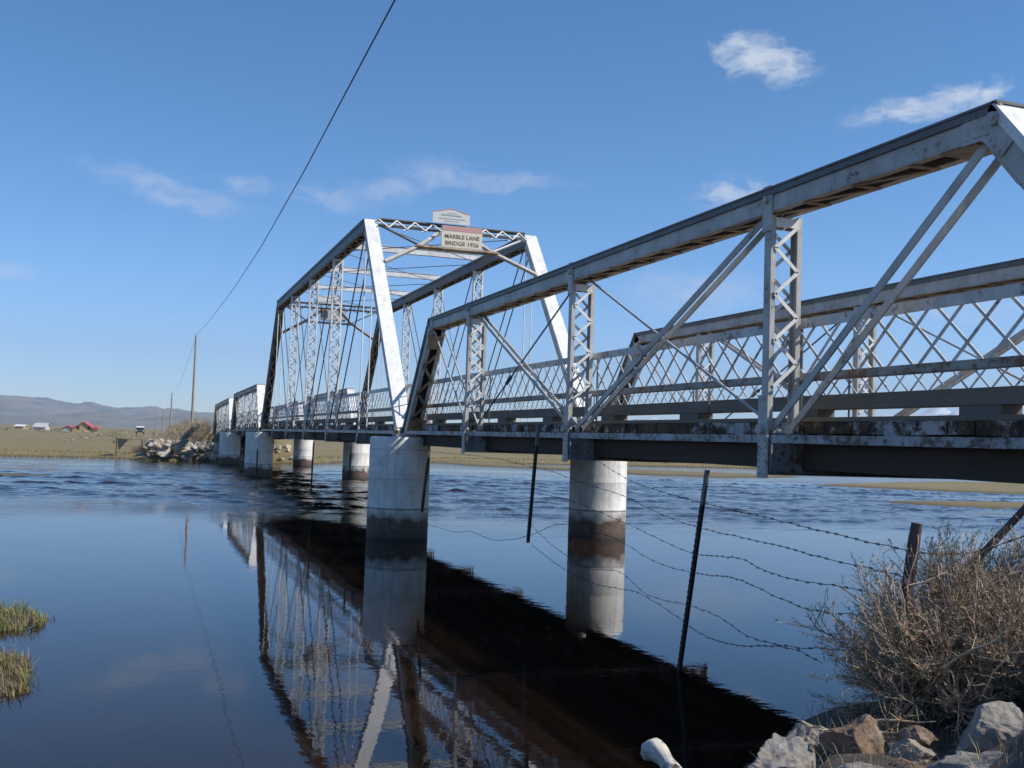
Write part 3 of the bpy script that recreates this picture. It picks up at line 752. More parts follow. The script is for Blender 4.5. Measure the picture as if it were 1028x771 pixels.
        xq = xp - dk*.16
        mb = MB(); n_ = len(prof)
        mb.add([(xq-.015, y_, z_) for y_, z_ in prof]+[(xq+.015, y_, z_) for y_, z_ in prof],
               [tuple(range(n_)), tuple(range(2*n_-1, n_-1, -1))]+[(i, n_+i, n_+(i+1) % n_, (i+1) % n_) for i in range(n_)])
        pq = mb.build('builder_plaque', M['signw'], root); fix_normals(pq)
        if k == 1:
            mb = MB(); r_ = random.Random(4); xf = xq-.019
            for zz, hw, hh in ((8.66, .14, .022), (8.60, .30, .045), (8.50, .38, .03), (8.43, .20, .025)):
                yy = ymid+hw
                while yy > ymid-hw:
                    lw = r_.uniform(.018, .035); mb.box(xf-.001, xf+.0015, yy-lw, yy, zz-hh/2, zz+hh/2*r_.uniform(.6, 1)); yy -= lw+.014
            mb.build('worn_lettering', M['ink2'], pq)
            mb = MB()
            for i in range(1, n_-2): mb.bar((xf, prof[i][0], prof[i][1]-.012), (xf, prof[i+1][0], prof[i+1][1]-.012), .006, .022, up=(0, 0, 1))
            mb.build('faded_border', M['pink'], pq)
    deck(root, X(0)-.208, X(6)+.2, 0, rnd); stringers(root, X(0)+.3, X(6)-.3, 0)
    curb(root, X(0), X(6), -.78, -.56, 0, rnd); curb(root, X(0), X(6), -4.56, -4.34, -.012, rnd, low=True)
    railing(root, X(0)+.1, X(6)-.1, -.43, 1); railing(root, X(0)+.1, X(6)-.1, -4.67, -1)
    bpy.context.view_layer.update()
    for o in root.children: o.location = Vector(o.location) - root.location
    return root
through(.41, 5.057, 8.3)

# ---- two low spans beyond it: build one, copy it
def copy_tree(o, parent=None):
    c = o.copy(); COL.objects.link(c); c.parent = parent
    for ch in list(o.children): copy_tree(ch, c)
    return c
P3 = 4.661
x_end3 = 31.16 + 4*P3
far_a = pony('low truss span just beyond the tall truss, third from the camera', x_end3, P3, 1.97, zoff=-.03, slope=R(.25), detail=False, height=4.78, seed=5)
far_b = copy_tree(far_a)
far_b.location.x += 4*P3 + .4; far_b.location.z = 2.27 - .30; far_b.rotation_euler = (0, R(.75), 0)
far_b['label'] = 'last low truss span, reaching the far rocky bank'

# ---- piers
def pier_mesh():
    mb = MB(); n_ = 40; prof = [(-1.6, .695), (.0, .695), (.62, .692), (.655, .702), (.69, .692), (1.3, .69), (1.33, .696), (1.36, .69), (1.98, .69), (2.2, .69), (2.262, .67)]
    for z, r in prof:
        for j in range(n_): t = 2*math.pi*j/n_; mb.v.append((r*math.cos(t), r*math.sin(t), z))
    for i in range(len(prof)-1):
        for j in range(n_): j2 = (j+1) % n_; mb.f.append([i*n_+j, i*n_+j2, (i+1)*n_+j2, (i+1)*n_+j]); mb.m.append(0)
    mb.f.append([(len(prof)-1)*n_+j for j in range(n_)]); mb.m.append(0)
    return mb
pm = None
piers = [(.2, -.02, 0, 'near grey column in full shade between the front low truss and the tall truss'),
         (.2, -4.97, 0, 'front column on the far side, half sunlit, with brown tide stain'),
         (30.96, -.02, 0, 'shaded near side column at the far foot of the tall truss'),
         (30.96, -4.97, 0, 'sunlit far side column seen under the tall truss'),
         (50.0, -.02, -.12, 'near side column between the two farthest low trusses'),
         (50.0, -4.97, -.12, 'far side column with pinkish stain in front of the far rocks'),
         (69.2, -.02, -.5, 'near side column at the rocky far bank'),
         (69.2, -4.97, -.5, 'far side column standing behind the far bank rocks')]
for x, y, dz, lab in piers:
    if pm is None:
        po = pier_mesh().build('bridge_pier', M['pier']); b = bmesh.new(); b.from_mesh(po.data)
        for f_ in b.faces: f_.smooth = len(f_.verts) == 4
        b.to_mesh(po.data); b.free(); pm = po
    else: po = pm.copy(); COL.objects.link(po)
    po.location = (x, y, dz); po.rotation_euler = (0, 0, x*.7+y); tag(po, lab, 'bridge pier', 'round bridge piers')
mb = MB(); mb.box(-21.2, -19.75, -5.6, .7, -.6, 2.262); mb.box(-21.2, -20.75, -5.6, .7, 2.264, 2.40)
ab = mb.build('bridge_abutment', M['cap'], loc=(-20.5, -2.4, 0)); tag(ab, 'concrete abutment under the near end of the low truss on the near bank', 'abutment')

# ------------------------------------------------------------------ utility poles and cable
def pole(x, y, z0, z1, label, r=.15):
    root = empty('utility_pole', (x, y, z0)); tag(root, label, 'utility pole', 'wooden poles beyond the far bank')
    mb = MB(); mb.tube([(0, 0, -1), (0, 0, (z1-z0)*.5), (.0, 0, z1-z0)], [r, r*.85, r*.66], 10); mb.build('pole_shaft', M['polewood'], root, smooth=False)
    mb = MB(); mb.tube([(0, 0, z1-z0), (0, 0, z1-z0+.12), (0, 0, z1-z0+.16)], [.035, .05, .02], 8); mb.build('insulator', M['rod'], root)
    return root
pole(100.6, .43, 1.9, 12.9, 'tallest and nearest wooden utility pole, rising from the brush left of the bridge', .15)
pole(229, -.2, 1.0, 10.4, 'second utility pole, thin, left of the tallest pole', .20)
pole(325, -.1, .5, 8.0, 'third utility pole, short in the distance', .2)
pole(420.5, .9, .5, 8.2, 'farthest utility pole above the parked vehicle', .2)
pole(-60, 3.1, .7, 12.6, 'utility pole behind the viewpoint that carries the near end of the black cable')
cp = [(100.6, 13.0), (70, 11.25), (50, 10.25), (30.2, 9.35), (14.7, 8.85), (2.7, 8.72), (-8.2, 8.80), (-25, 9.5), (-42, 10.8), (-60, 12.7)]
mb = MB(); mb.tube([(x, .43 + (100.6-x)/150.6*2.57, z) for x, z in cp], .014, 6)
mb.tube([(-9.6+i*.12, .43+(100.6+9.6-i*.12)/150.6*2.57, 8.82-i*.001) for i in range(5)], [.015, .03, .034, .03, .015], 6)
tag(mb.build('overhead_cable', M['cable']), 'single black cable sagging across the sky above the bridge', 'cable')
mb = MB(); mb.tube([(100.6+i*12.84, .43-.063*i, 12.8-.24*i-1.6*math.sin(math.pi*i/10)) for i in range(11)], .014, 5)
tag(mb.build('overhead_cable', M['cable']), 'thin cable from the tallest pole back to the second pole', 'cable')

# ------------------------------------------------------------------ houses, vehicle
def house(label, x, y, L, D, wall_h, roof_h, wm, rm, rz, z0=.35, lean=None):
    root = empty('farm_building', (x, y, z0), rz); tag(root, label, 'farm building')
    mb = MB(); mb.box(-L/2, L/2, -D/2, D/2, -.5, wall_h)
    for s in (-1, 1): mb.add([(s*L/2, -D/2, wall_h), (s*L/2, D/2, wall_h), (s*L/2, 0, wall_h+roof_h)], [(0, 1, 2)])
    mb.build('wall', wm, root)
    mb = MB(); e = .45
    for s in (-1, 1):
        sl_ = roof_h/(D/2); a = (0, 0, wall_h+roof_h+.06); 
        vs = [(-L/2-e, 0, wall_h+roof_h+.1), (L/2+e, 0, wall_h+roof_h+.1), (L/2+e, s*(D/2+e), wall_h-e*sl_+.1), (-L/2-e, s*(D/2+e), wall_h-e*sl_+.1)]
        vs += [(v[0], v[1], v[2]-.14) for v in vs]
        mb.add(vs, [(0,1,2,3), (7,6,5,4), (0,4,5,1), (1,5,6,2), (2,6,7,3), (3,7,4,0)])
    rf = mb.build('roof', rm, root)
    for yy, w_ in ((-D/4, .9), (D/4, .9)) if lean else ():
        mb = MB(); mb.box(-L/2-.03, -L/2-.004, yy-w_/2, yy+w_/2, .9, 2.0); mb.build('window', M['darkglass'], root)
    for xx in (-L/4, L/4) if lean else ():
        mb = MB(); mb.box(xx-.5, xx+.5, D/2+.004, D/2+.03, .9, 2.0); mb.build('window', M['darkglass'], root)
    if lean:
        mb = MB(); mb.add([(-L/2+.3, -D/2, 2.3), (L/2-.3, -D/2, 2.3), (L/2-.3, -D/2-lean, 1.7), (-L/2+.3, -D/2-lean, 1.7), (-L/2+.3, -D/2, 2.45), (L/2-.3, -D/2, 2.45), (L/2-.3, -D/2-lean, 1.85), (-L/2+.3, -D/2-lean, 1.85)],
               [(3,2,1,0), (4,5,6,7), (0,1,5,4), (1,2,6,5), (2,3,7,6), (3,0,4,7)]); mb.build('porch_roof', rm, root)
    return root
house('red roofed tan farmhouse on the plain at the foot of the hills', 330, 22.8, 6.5, 6.4, 1.2, 2.1, M['tanwall'], M['redroof'], R(-6), z0=.2, lean=1.4)
house('small red roofed shed against the left side of the farmhouse', 334, 27.6, 4.2, 3.4, 1.2, .8, M['greywall'], M['redroof'], R(-6), z0=.2)
house('grey board barn with pale roof, between the white shed and the red roofed house', 400, 41, 4, 5.0, 1.2, 1.3, M['greywall'], M['greywall'], R(75), z0=.3)
house('long low white roofed shed, leftmost building on the plain', 430, 51, 3, 6.0, .8, .5, M['tanwall'], M['whitewall'], R(80), z0=.6)

def vehicle(x, y, z0, rz):
    root = empty('parked_vehicle', (x, y, z0), rz); tag(root, 'dark pickup with white cap parked on the far road left of the poles', 'vehicle')
    def pr(name, prof, w, mat):
        mb = MB(); n_ = len(prof); mb.add([(a, -w/2, b) for a, b in prof]+[(a, w/2, b) for a, b in prof],
            [tuple(range(n_)), tuple(range(2*n_-1, n_-1, -1))]+[(i, n_+i, n_+(i+1) % n_, (i+1) % n_) for i in range(n_)])
        o = mb.build(name, mat, root); fix_normals(o); return o
    pr('body', [(-2.6, .45), (-2.6, 1.05), (-1.0, 1.15), (-.9, 1.2), (2.5, 1.2), (2.5, .45)], 1.85, M['carbody'])
    pr('cab_glass', [(-1.1, 1.19), (-.5, 1.62), (2.3, 1.62), (2.42, 1.19)], 1.6, M['darkglass'])
    pr('roof', [(-.6, 1.6), (-.5, 1.86), (2.3, 1.86), (2.4, 1.6)], 1.72, M['carwhite'])
    for sx in (-1.6, 1.5):
        for sy in (-.8, .8):
            mb = MB(); mb.tube([(sx, sy-.12, .38), (sx, sy+.12, .38)], .38, 16); w_ = mb.build('wheel', M['tyre'], root)
            mb = MB(); mb.tube([(sx, sy-.135, .38), (sx, sy+.135, .38)], .2, 10); mb.build('rim', M['greywall'], w_)
    for sy in (-.7, .7):
        mb = MB(); mb.box(-2.64, -2.60, sy-.14, sy+.14, .75, .92); mb.build('headlight', M['whitewall'], root)
vehicle(232, 6.3, .75, R(0))

# ------------------------------------------------------------------ near fence
def tpost(p_top, p_bot, label, tip=.35, r=.022):
    t, b = Vector(p_top), Vector(p_bot); root = empty('steel_fence_post', b)
    tag(root, label, 'fence post', 'steel posts of the broken fence'); d = (t-b); L = d.length; a = d.normalized()
    s = a.cross(Vector((0, 1, 0))).normalized(); y = s.cross(a)
    def prof(z0, z1, name, mat):
        mb = MB(); c0, c1 = a*z0, a*z1
        mb.bar(c0, c1, r*2.2, .008, up=y); mb.bar(c0-y*r*.9, c1-y*r*.9, .008, r*1.8, up=y)
        if name == 'post_shaft':
            k = z0+.1
            while k < z1-.05: mb.bar(a*k+y*.008, a*(k+.02)+y*.008, r*1.5, .012, up=y); k += .06
        return mb.build(name, mat, root)
    prof(0, L-tip, 'post_shaft', M['tpost']); prof(L-tip+.001, L, 'post_tip', M['tposttop'])
    return root
tpost((-14.16, .30, 2.045), (-13.60, .30, -.40), 'leaning steel post with grey tip standing in the water in front of the bridge')
tpost((-9.58, .35, 2.50), (-9.31, .35, .84), 'dark post hanging from its wires against the front low truss, clear of the water', .3)
tpost((-5.41, .80, 2.02), (-5.14, .82, .95), 'short steel post dangling at the right edge of the shaded front column', .1)
tpost((2.19, .75, 2.07), (2.27, .75, 1.27), 'thin post hanging in front of the sunlit column under the tall truss', .05)
tpost((8.16, .75, 2.07), (8.29, .75, .45), 'thin vertical post hanging under the middle of the tall truss', .05)
tpost((24.37, .75, 1.54), (24.25, .75, .2), 'farthest hanging post, against the column at the far foot of the tall truss', .05, .03)
# wooden posts on the bank
mb = MB(); mb.tube([(-18.59, 1.68, .55), (-18.61, 1.65, 1.29), (-18.65, 1.61, 1.80), (-18.66, 1.60, 1.905)], [.037, .035, .033, .029], 9)
tag(mb.build('wooden_fence_post', M['postwood']), 'upright weathered wooden fence post standing behind the brush', 'fence post')
mb = MB(); mb.tube([(-18.37, 1.49, 1.08), (-18.48, 1.24, 1.47), (-18.56, 1.06, 1.73), (-18.65, .84, 2.00), (-18.86, .33, 2.67)], [.022, .022, .022, .021, .020], 8)
tag(mb.build('leaning_brace_pole', M['postwood']), 'thin dark pole leaning to the right across the brush at the frame edge', 'pole')
WR = {
 'topmost barbed wire, slack, running from the bridge beam to the wooden post': [(-11.89,0.45,2.06),(-12.96,0.45,1.85),(-14.64,0.57,1.75),(-16.28,1.0,1.75),(-17.65,1.36,1.75),(-18.62,1.6,1.75)],
 'second barbed wire from the top, long, reaching back to the shaded column': [(-3.17,0.45,2.01),(-7.2,0.45,2.0),(-9.91,0.45,1.91),(-11.61,0.45,1.77),(-12.59,0.45,1.7),(-13.55,0.45,1.56),(-14.66,0.57,1.51),(-16.29,1.0,1.56),(-17.49,1.32,1.58),(-18.29,1.52,1.6),(-18.61,1.61,1.61)],
 'wavy middle barbed wire crossing behind the leaning steel post': [(-9.75,0.45,1.56),(-11.0,0.45,1.55),(-12.61,0.45,1.41),(-13.46,0.45,1.31),(-14.37,0.5,1.25),(-15.61,0.82,1.36),(-16.31,1.01,1.35),(-16.97,1.18,1.37),(-17.81,1.4,1.44),(-18.53,1.59,1.47)],
 'long barbed wire dipping low by the shaded column and rising to the hanging post': [(-3.84,0.45,0.65),(-5.94,0.45,0.68),(-6.91,0.45,0.78),(-8.1,0.45,0.76),(-9.45,0.45,0.93),(-10.69,0.45,1.21),(-11.65,0.45,1.24),(-12.55,0.45,1.19),(-13.47,0.45,1.06),(-14.39,0.5,1.07),(-15.62,0.83,1.19),(-16.58,1.08,1.19),(-17.26,1.25,1.21),(-17.96,1.44,1.3),(-18.48,1.57,1.36)],
 'fifth barbed wire with a deep curl below the hanging post': [(-9.45,0.45,1.21),(-10.54,0.45,0.93),(-11.69,0.45,0.79),(-12.57,0.45,0.85),(-13.26,0.45,0.7),(-14.12,0.45,0.73),(-15.07,0.68,0.79),(-15.91,0.9,0.78),(-16.8,1.14,0.88),(-17.68,1.36,1.04),(-18.48,1.58,1.19)],
 'lowest slack barbed wire, ending in the brush near the waterline': [(-9.4,0.45,0.95),(-10.45,0.45,0.74),(-11.84,0.45,0.63),(-13.03,0.45,0.69),(-13.92,0.45,0.58),(-14.44,0.51,0.53),(-15.52,0.8,0.63),(-16.8,1.14,0.87),(-17.44,1.3,0.9)],
}
def catmull(pts, k=6):
    o = []
    for i in range(len(pts)-1):
        p0 = pts[max(i-1, 0)]; p1 = pts[i]; p2 = pts[i+1]; p3 = pts[min(i+2, len(pts)-1)]
        for j in range(k):
            t = j/k; o.append(tuple(.5*((2*b)+(-a+c)*t+(2*a-5*b+4*c-d)*t*t+(-a+3*b-3*c+d)*t**3) for a, b, c, d in zip(p0, p1, p2, p3)))
    return o+[pts[-1]]
for lab, ps in WR.items():
    rnd = random.Random(len(lab)); mb = MB()
    cur = catmull(ps, 8); cur = [(x, y+rnd.uniform(-.006, .006), z+rnd.uniform(-.005, .005)) for x, y, z in cur]
    mb.tube(cur, .0025, 4)
    L = 0
    for a, b in zip(cur, cur[1:]):
        L += (Vector(b)-Vector(a)).length
        if L > .13:
            L = 0; c = Vector(b)
            for q in ((.008, .006, .010), (-.008, -.006, .010)): mb.tube([c-Vector(q), c+Vector(q)], .0018, 3)
            mb.tube([c-Vector((.014, 0, 0)), c+Vector((.014, 0, 0))], .0046, 4)
    tag(mb.build('barbed_wire', M['wire']), lab, 'barbed wire', 'strands of the broken wire fence')
gw = catmull([(-18.66, 1.60, 1.75), (-18.62, 1.36, 1.735), (-18.56, 1.08, 1.745), (-18.62, .80, 1.84), (-18.75, .35, 2.0)], 8)
for ph in (0, math.pi):
    mb_ = mb if ph else MB(); mb = mb_
    mb.tube([(x, y+.004*math.cos(i*1.1+ph), z+.004*math.sin(i*1.1+ph)) for i, (x, y, z) in enumerate(gw)], .0032, 5)
tag(mb.build('twisted_guy_wire', M['wire']), 'twisted double wire from the wooden post up to the leaning pole', 'wire')

# ------------------------------------------------------------------ fence bits on the far shore
for i, (x, y, h, lab) in enumerate(((58.9, 7.35, 1.25, 'left far shore fence post with a dark cloth scrap'), (60.3, 5.6, 1.2, 'right far shore fence post near the riprap'))):
    mb = MB(); mb.tube([(x, y, -.1), (x, y, h+.25)], .04, 6); tag(mb.build('shore_fence_post', M['postwood']), lab, 'fence post')
mb = MB(); mb.add([(58.88, 7.30, 1.45), (59.1, 6.55, 1.40), (58.9, 7.20, .55), (58.92, 7.30, 1.45), (59.14, 6.55, 1.40), (58.94, 7.20, .55)], [(0, 1, 2), (5, 4, 3), (0, 3, 4, 1), (1, 4, 5, 2), (2, 5, 3, 0)])
tag(mb.build('cloth_scrap', M['reddark']), 'dark triangular scrap hanging on the left far shore fence post', 'cloth')
mb = MB(); mb.tube([(58.9, 7.35, 1.45), (59.6, 6.5, 1.38), (60.3, 5.6, 1.38)], .012, 4); mb.tube([(58.9, 7.35, .9), (60.3, 5.6, .9)], .012, 4)
tag(mb.build('shore_fence_wire', M['wire']), 'two thin wires between the far shore fence posts', 'wire')

# ------------------------------------------------------------------ rocks
def rock_mesh(name, seed, size, mat, sub=3, cuts=11, rough=.05):
    rnd = random.Random(seed); b = bmesh.new(); bmesh.ops.create_icosphere(b, subdivisions=sub, radius=1)
    pl = []
    for i in range(cuts):
        v = Vector((rnd.gauss(0, 1), rnd.gauss(0, 1), rnd.gauss(0, 1))).normalized(); pl.append((v, rnd.uniform(.52, .82)))
    for v in b.verts:
        for nrm, d in pl:
            q = v.co.dot(nrm)
            if q > d: v.co -= nrm*(q-d)
        c = v.co; o = Vector((seed*3.1, 0, 0))
        c += c.normalized()*(noise.fractal(c*2.2+o, .8, 2, 4)*rough + noise.fractal(c*9+o, .7, 2, 3)*rough*.35)
        v.co = Vector((c.x*size[0], c.y*size[1], c.z*size[2]))
    me = bpy.data.meshes.new(name); b.to_mesh(me); b.free(); me.materials.append(mat)
    return me
def put_rock(name, me, loc, rot, label, group=None, sc=1):
    o = bpy.data.objects.new(name, me); COL.objects.link(o); o.location = loc; o.rotation_euler = rot; o.scale = (sc, sc, sc)
    return tag(o, label, 'rock', group)
near_rocks = [
 (11, (.30, .34, .25), (-19.03, 2.66, .72), (.25, -.35, .4), 'rock', 'pointed pale grey boulder at the water edge, left of the low flat rock'),
 (12, (.27, .22, .12), (-19.42, 2.58, .82), (0, .15, .9), 'rock', 'flat angular grey rock in front of the pointed boulder'),
 (13, (.21, .20, .20), (-19.14, 2.33, .86), (.3, .1, .2), 'rock2', 'reddish brown boulder half under the brush'),
 (14, (.20, .20, .22), (-18.84, 2.36, .80), (.5, .3, 1.2), 'rock', 'dark grey boulder behind the reddish brown one'),
 (15, (.34, .32, .28), (-19.50, 1.80, .96), (.15, -.1, .5), 'rock', 'large grey slab under the right side of the brush'),
 (16, (.34, .36, .22), (-19.90, 2.20, .90), (-.1, .12, .2), 'rock', 'broad cracked grey boulder in the bottom right corner'),
 (17, (.12, .12, .10), (-19.50, 2.34, .88), (0, 0, 1.0), 'rock2', 'small brown stone in the dark gap under the brush'),
 (18, (.28, .3, .22), (-18.9, .95, 1.0), (.2, 0, .4), 'rock', 'grey boulder right behind the brush at the frame edge'),
 (19, (.13, .11, .09), (-19.60, 2.48, .84), (.4, .1, .1), 'rock2', 'small stone beside the flat rock at the bottom edge'),
 (20, (.28, .26, .22), (-18.88, 2.02, .80), (.2, .3, .8), 'rock2', 'dark stone deep beneath the brush'),
 (22, (.18, .17, .13), (-19.72, 2.34, .86), (.3, .2, .1), 'rock', 'grey stone just left of the cracked corner boulder'),
 (23, (.13, .12, .08), (-19.36, 2.22, .93), (.3, .1, .9), 'rock', 'flat grey stone on the soil between the brown boulder and the big slab'),
 (24, (.10, .12, .07), (-19.28, 2.10, .96), (.1, .3, .2), 'rock2', 'brown stone behind the flat grey stone, under the lowest twigs'),
 (25, (.12, .10, .08), (-19.62, 2.12, .96), (.2, .1, 1.9), 'rock', 'squarish grey stone touching the front of the big slab'),
]
for sd_, size, loc, rot, mt, lab in near_rocks:
    put_rock('boulder', rock_mesh('boulder', sd_, size, M[mt], sub=5, cuts=17, rough=.075), loc, rot, lab)
# driftwood with a knobbed end, bottom centre
mb = MB(); mb.tube([(-18.14, 2.90, .59), (-18.15, 2.895, .655), (-18.19, 2.885, .68), (-18.235, 2.875, .655), (-18.30, 2.86, .615), (-18.42, 2.83, .56), (-18.60, 2.80, .52), (-18.9, 2.74, .50), (-19.4, 2.72, .62)], [.028, .058, .062, .050, .040, .040, .044, .045, .04], 14)
mb.tube([(-18.18, 2.86, .625), (-18.19, 2.845, .655), (-18.22, 2.845, .655), (-18.25, 2.86, .62)], [.015, .030, .028, .015], 10)
mb.tube([(-18.17, 2.925, .64), (-18.175, 2.935, .672), (-18.20, 2.92, .672)], [.015, .026, .018], 10)
dw = mb.build('driftwood', M['drift'], smooth=True)
sub = dw.modifiers.new('s', 'SUBSURF'); sub.levels = 2; sub.render_levels = 2
tex = bpy.data.textures.new('knots', 'CLOUDS'); tex.noise_scale = .035
dm = dw.modifiers.new('d', 'DISPLACE'); dm.texture = tex; dm.strength = .022; dm.texture_coords = 'GLOBAL'
tag(dw, 'bleached bone-like piece of driftwood sticking up at the bottom centre', 'driftwood')

# riprap of the far embankment
rr = random.Random(21); rmesh = [rock_mesh('riprap_rock', 50+i, (rr.uniform(.55, 1), rr.uniform(.5, .9), rr.uniform(.4, .65)), M['rock3'] if i % 3 else M['rock4'], sub=2, cuts=10, rough=.07) for i in range(9)]
cnt = 0
for i in range(4200):
    x = rr.uniform(55.2, 70); y = rr.uniform(-8, 5.6) if i % 3 == 0 else rr.uniform(.3, 5.0)
    if i % 5 == 0: x, y = rr.uniform(56.5, 62.5), rr.uniform(-6, -.5); z = gz(x, y)
    if z < -.35 or (y > -5.2 and y < .6 and x > 66.2): continue
    if z < .38 and x > 58.5 and not(-.2 < z): continue
    if cnt >= 290: break
    if y < -.2 and (rr.random() < .75 or y < -6): continue
    if x > 66 and rr.random() < .5: continue
    if x > 67 and y < .5: continue
    if z > .30 or x < 59.5:
        s_ = rr.choice([.26, .34, .42, .50, .66]); cnt += 1
        side = 'on the left shoulder of the far embankment' if y > .4 else 'under the far end of the bridge'
        put_rock('riprap_rock', rmesh[rr.randrange(9)], (x, y, max(z, -.1)+.10*s_), (rr.uniform(-.5, .5), rr.uniform(-.5, .5), rr.uniform(0, 6)),
                 'angular tan riprap rock heaped ' + side, 'riprap rocks ' + side, s_)
put_rock('riprap_rock', rmesh[1], (56.3, 2.5, .62), (.2, .1, 1), 'largest rounded pale boulder low in the far riprap pile', None, 1.15)

# ------------------------------------------------------------------ brush on the far embankment
def brush_mesh(name, seed, n_, h, r, mats, th=.012):
    rnd = random.Random(seed); mb = MB()
    for i in range(n_):
        a = rnd.uniform(0, 6.28); q = math.sqrt(rnd.random())*r*.5
        b = Vector((math.cos(a)*q, math.sin(a)*q, 0)); hh = h*rnd.uniform(.55, 1.05)
        lean = Vector((math.cos(a), math.sin(a), 0))*rnd.uniform(.1, .6)*r
        pts = [b, b+lean*.35+Vector((0, 0, hh*.45)), b+lean+Vector((rnd.uniform(-.1, .1), rnd.uniform(-.1, .1), hh))]
        mb.tube(pts, [th, th*.7, th*.3], 3, cap=False, mi=0)
        for k in range(4):
            t = rnd.uniform(.4, .95); p = pts[1].lerp(pts[2], (t-.4)/.6); d = Vector((rnd.uniform(-1, 1), rnd.uniform(-1, 1), rnd.uniform(.6, 1.6))).normalized()*h*rnd.uniform(.12, .25)
            mb.tube([p, p+d], [th*.6, th*.3], 3, cap=False, mi=0 if rnd.random() < .75 else 1)
    me = bpy.data.meshes.new(name); me.from_pydata(mb.v, [], mb.f)
    for m_ in mats: me.materials.append(m_)
    me.polygons.foreach_set('material_index', mb.m)
    return me
bms = [brush_mesh('willow_brush', 80+i, 150, 1.5, 1.3, [M['willow'], M['leaf'] if i == 1 else M['twig']], .016) for i in range(3)]
spots = [(60.5, 4.9, .8), (61.5, 4.3, .9), (62.2, 3.4, 1.0), (63.2, 3.9, 1.0), (64, 2.8, 1.1), (65, 3.3, 1.1), (65.8, 2.2, 1.1), (67, 2.9, 1.2), (67.6, 1.6, 1.0), (69.2, 2.2, 1.2),
         (71, 1.6, 1.2), (73, 2.4, 1.3), (62.5, 5.2, .8), (66, 4.6, 1.1), (69, 4.0, 1.2), (75, 1.2, 1.2), (78, 2.0, 1.3), (60.8, 5.9, .6), (70.5, .7, .9), (66.5, 1.2, .8), (65, 1.6, .8), (63.6, 2.2, .8), (62.2, 2.6, .7), (68.3, .9, .7)]
for i, (x, y, s_) in enumerate(spots):
    o = bpy.data.objects.new('willow_brush', bms[i % 3]); COL.objects.link(o); o.location = (x, y, gz(x, y)-.1); o.scale = (s_*.9, s_*.9, s_*.84); o.rotation_euler = (0, 0, i*1.7)
    tag(o, 'tan leafless willow brush clump on top of the far embankment', 'bush', 'willow brush on the far embankment')

# scrub lines out on the plain
mb = MB(); rnd = random.Random(5)
def clump(mb, x, y, z, r, h, k, mi):
    for i in range(k):
        a = rnd.uniform(0, 6.28); e = rnd.uniform(0, 1); q = r*math.sqrt(rnd.random())
        c = Vector((x+math.cos(a)*q, y+math.sin(a)*q, z+h*rnd.random()*(1-.6*q/r))); s_ = r*rnd.uniform(.12, .3)
        v = [c+Vector((rnd.uniform(-1, 1), rnd.uniform(-1, 1), rnd.uniform(-.8, .8)))*s_ for _ in range(3)]; mb.add(v, [(0, 1, 2)], mi)
for i in range(420):
    x = rnd.choice([rnd.uniform(260, 300), rnd.uniform(330, 420)]); y = rnd.uniform(-330, 110)
    clump(mb, x, y, .35, rnd.uniform(.8, 2.2), rnd.uniform(.4, 1.2), 14, rnd.randrange(2))
for i in range(160):
    x = rnd.uniform(100, 250); y = rnd.uniform(6, 14) if i % 2 else rnd.uniform(-15, -8)
    clump(mb, x, y, .4, rnd.uniform(.4, 1.0), rnd.uniform(.3, .8), 12, rnd.randrange(2))
tag(mb.build('scrub', [M['leaf'], M['willow']]), 'low scrub and sage scattered along the far plain', 'scrub', kind='stuff')

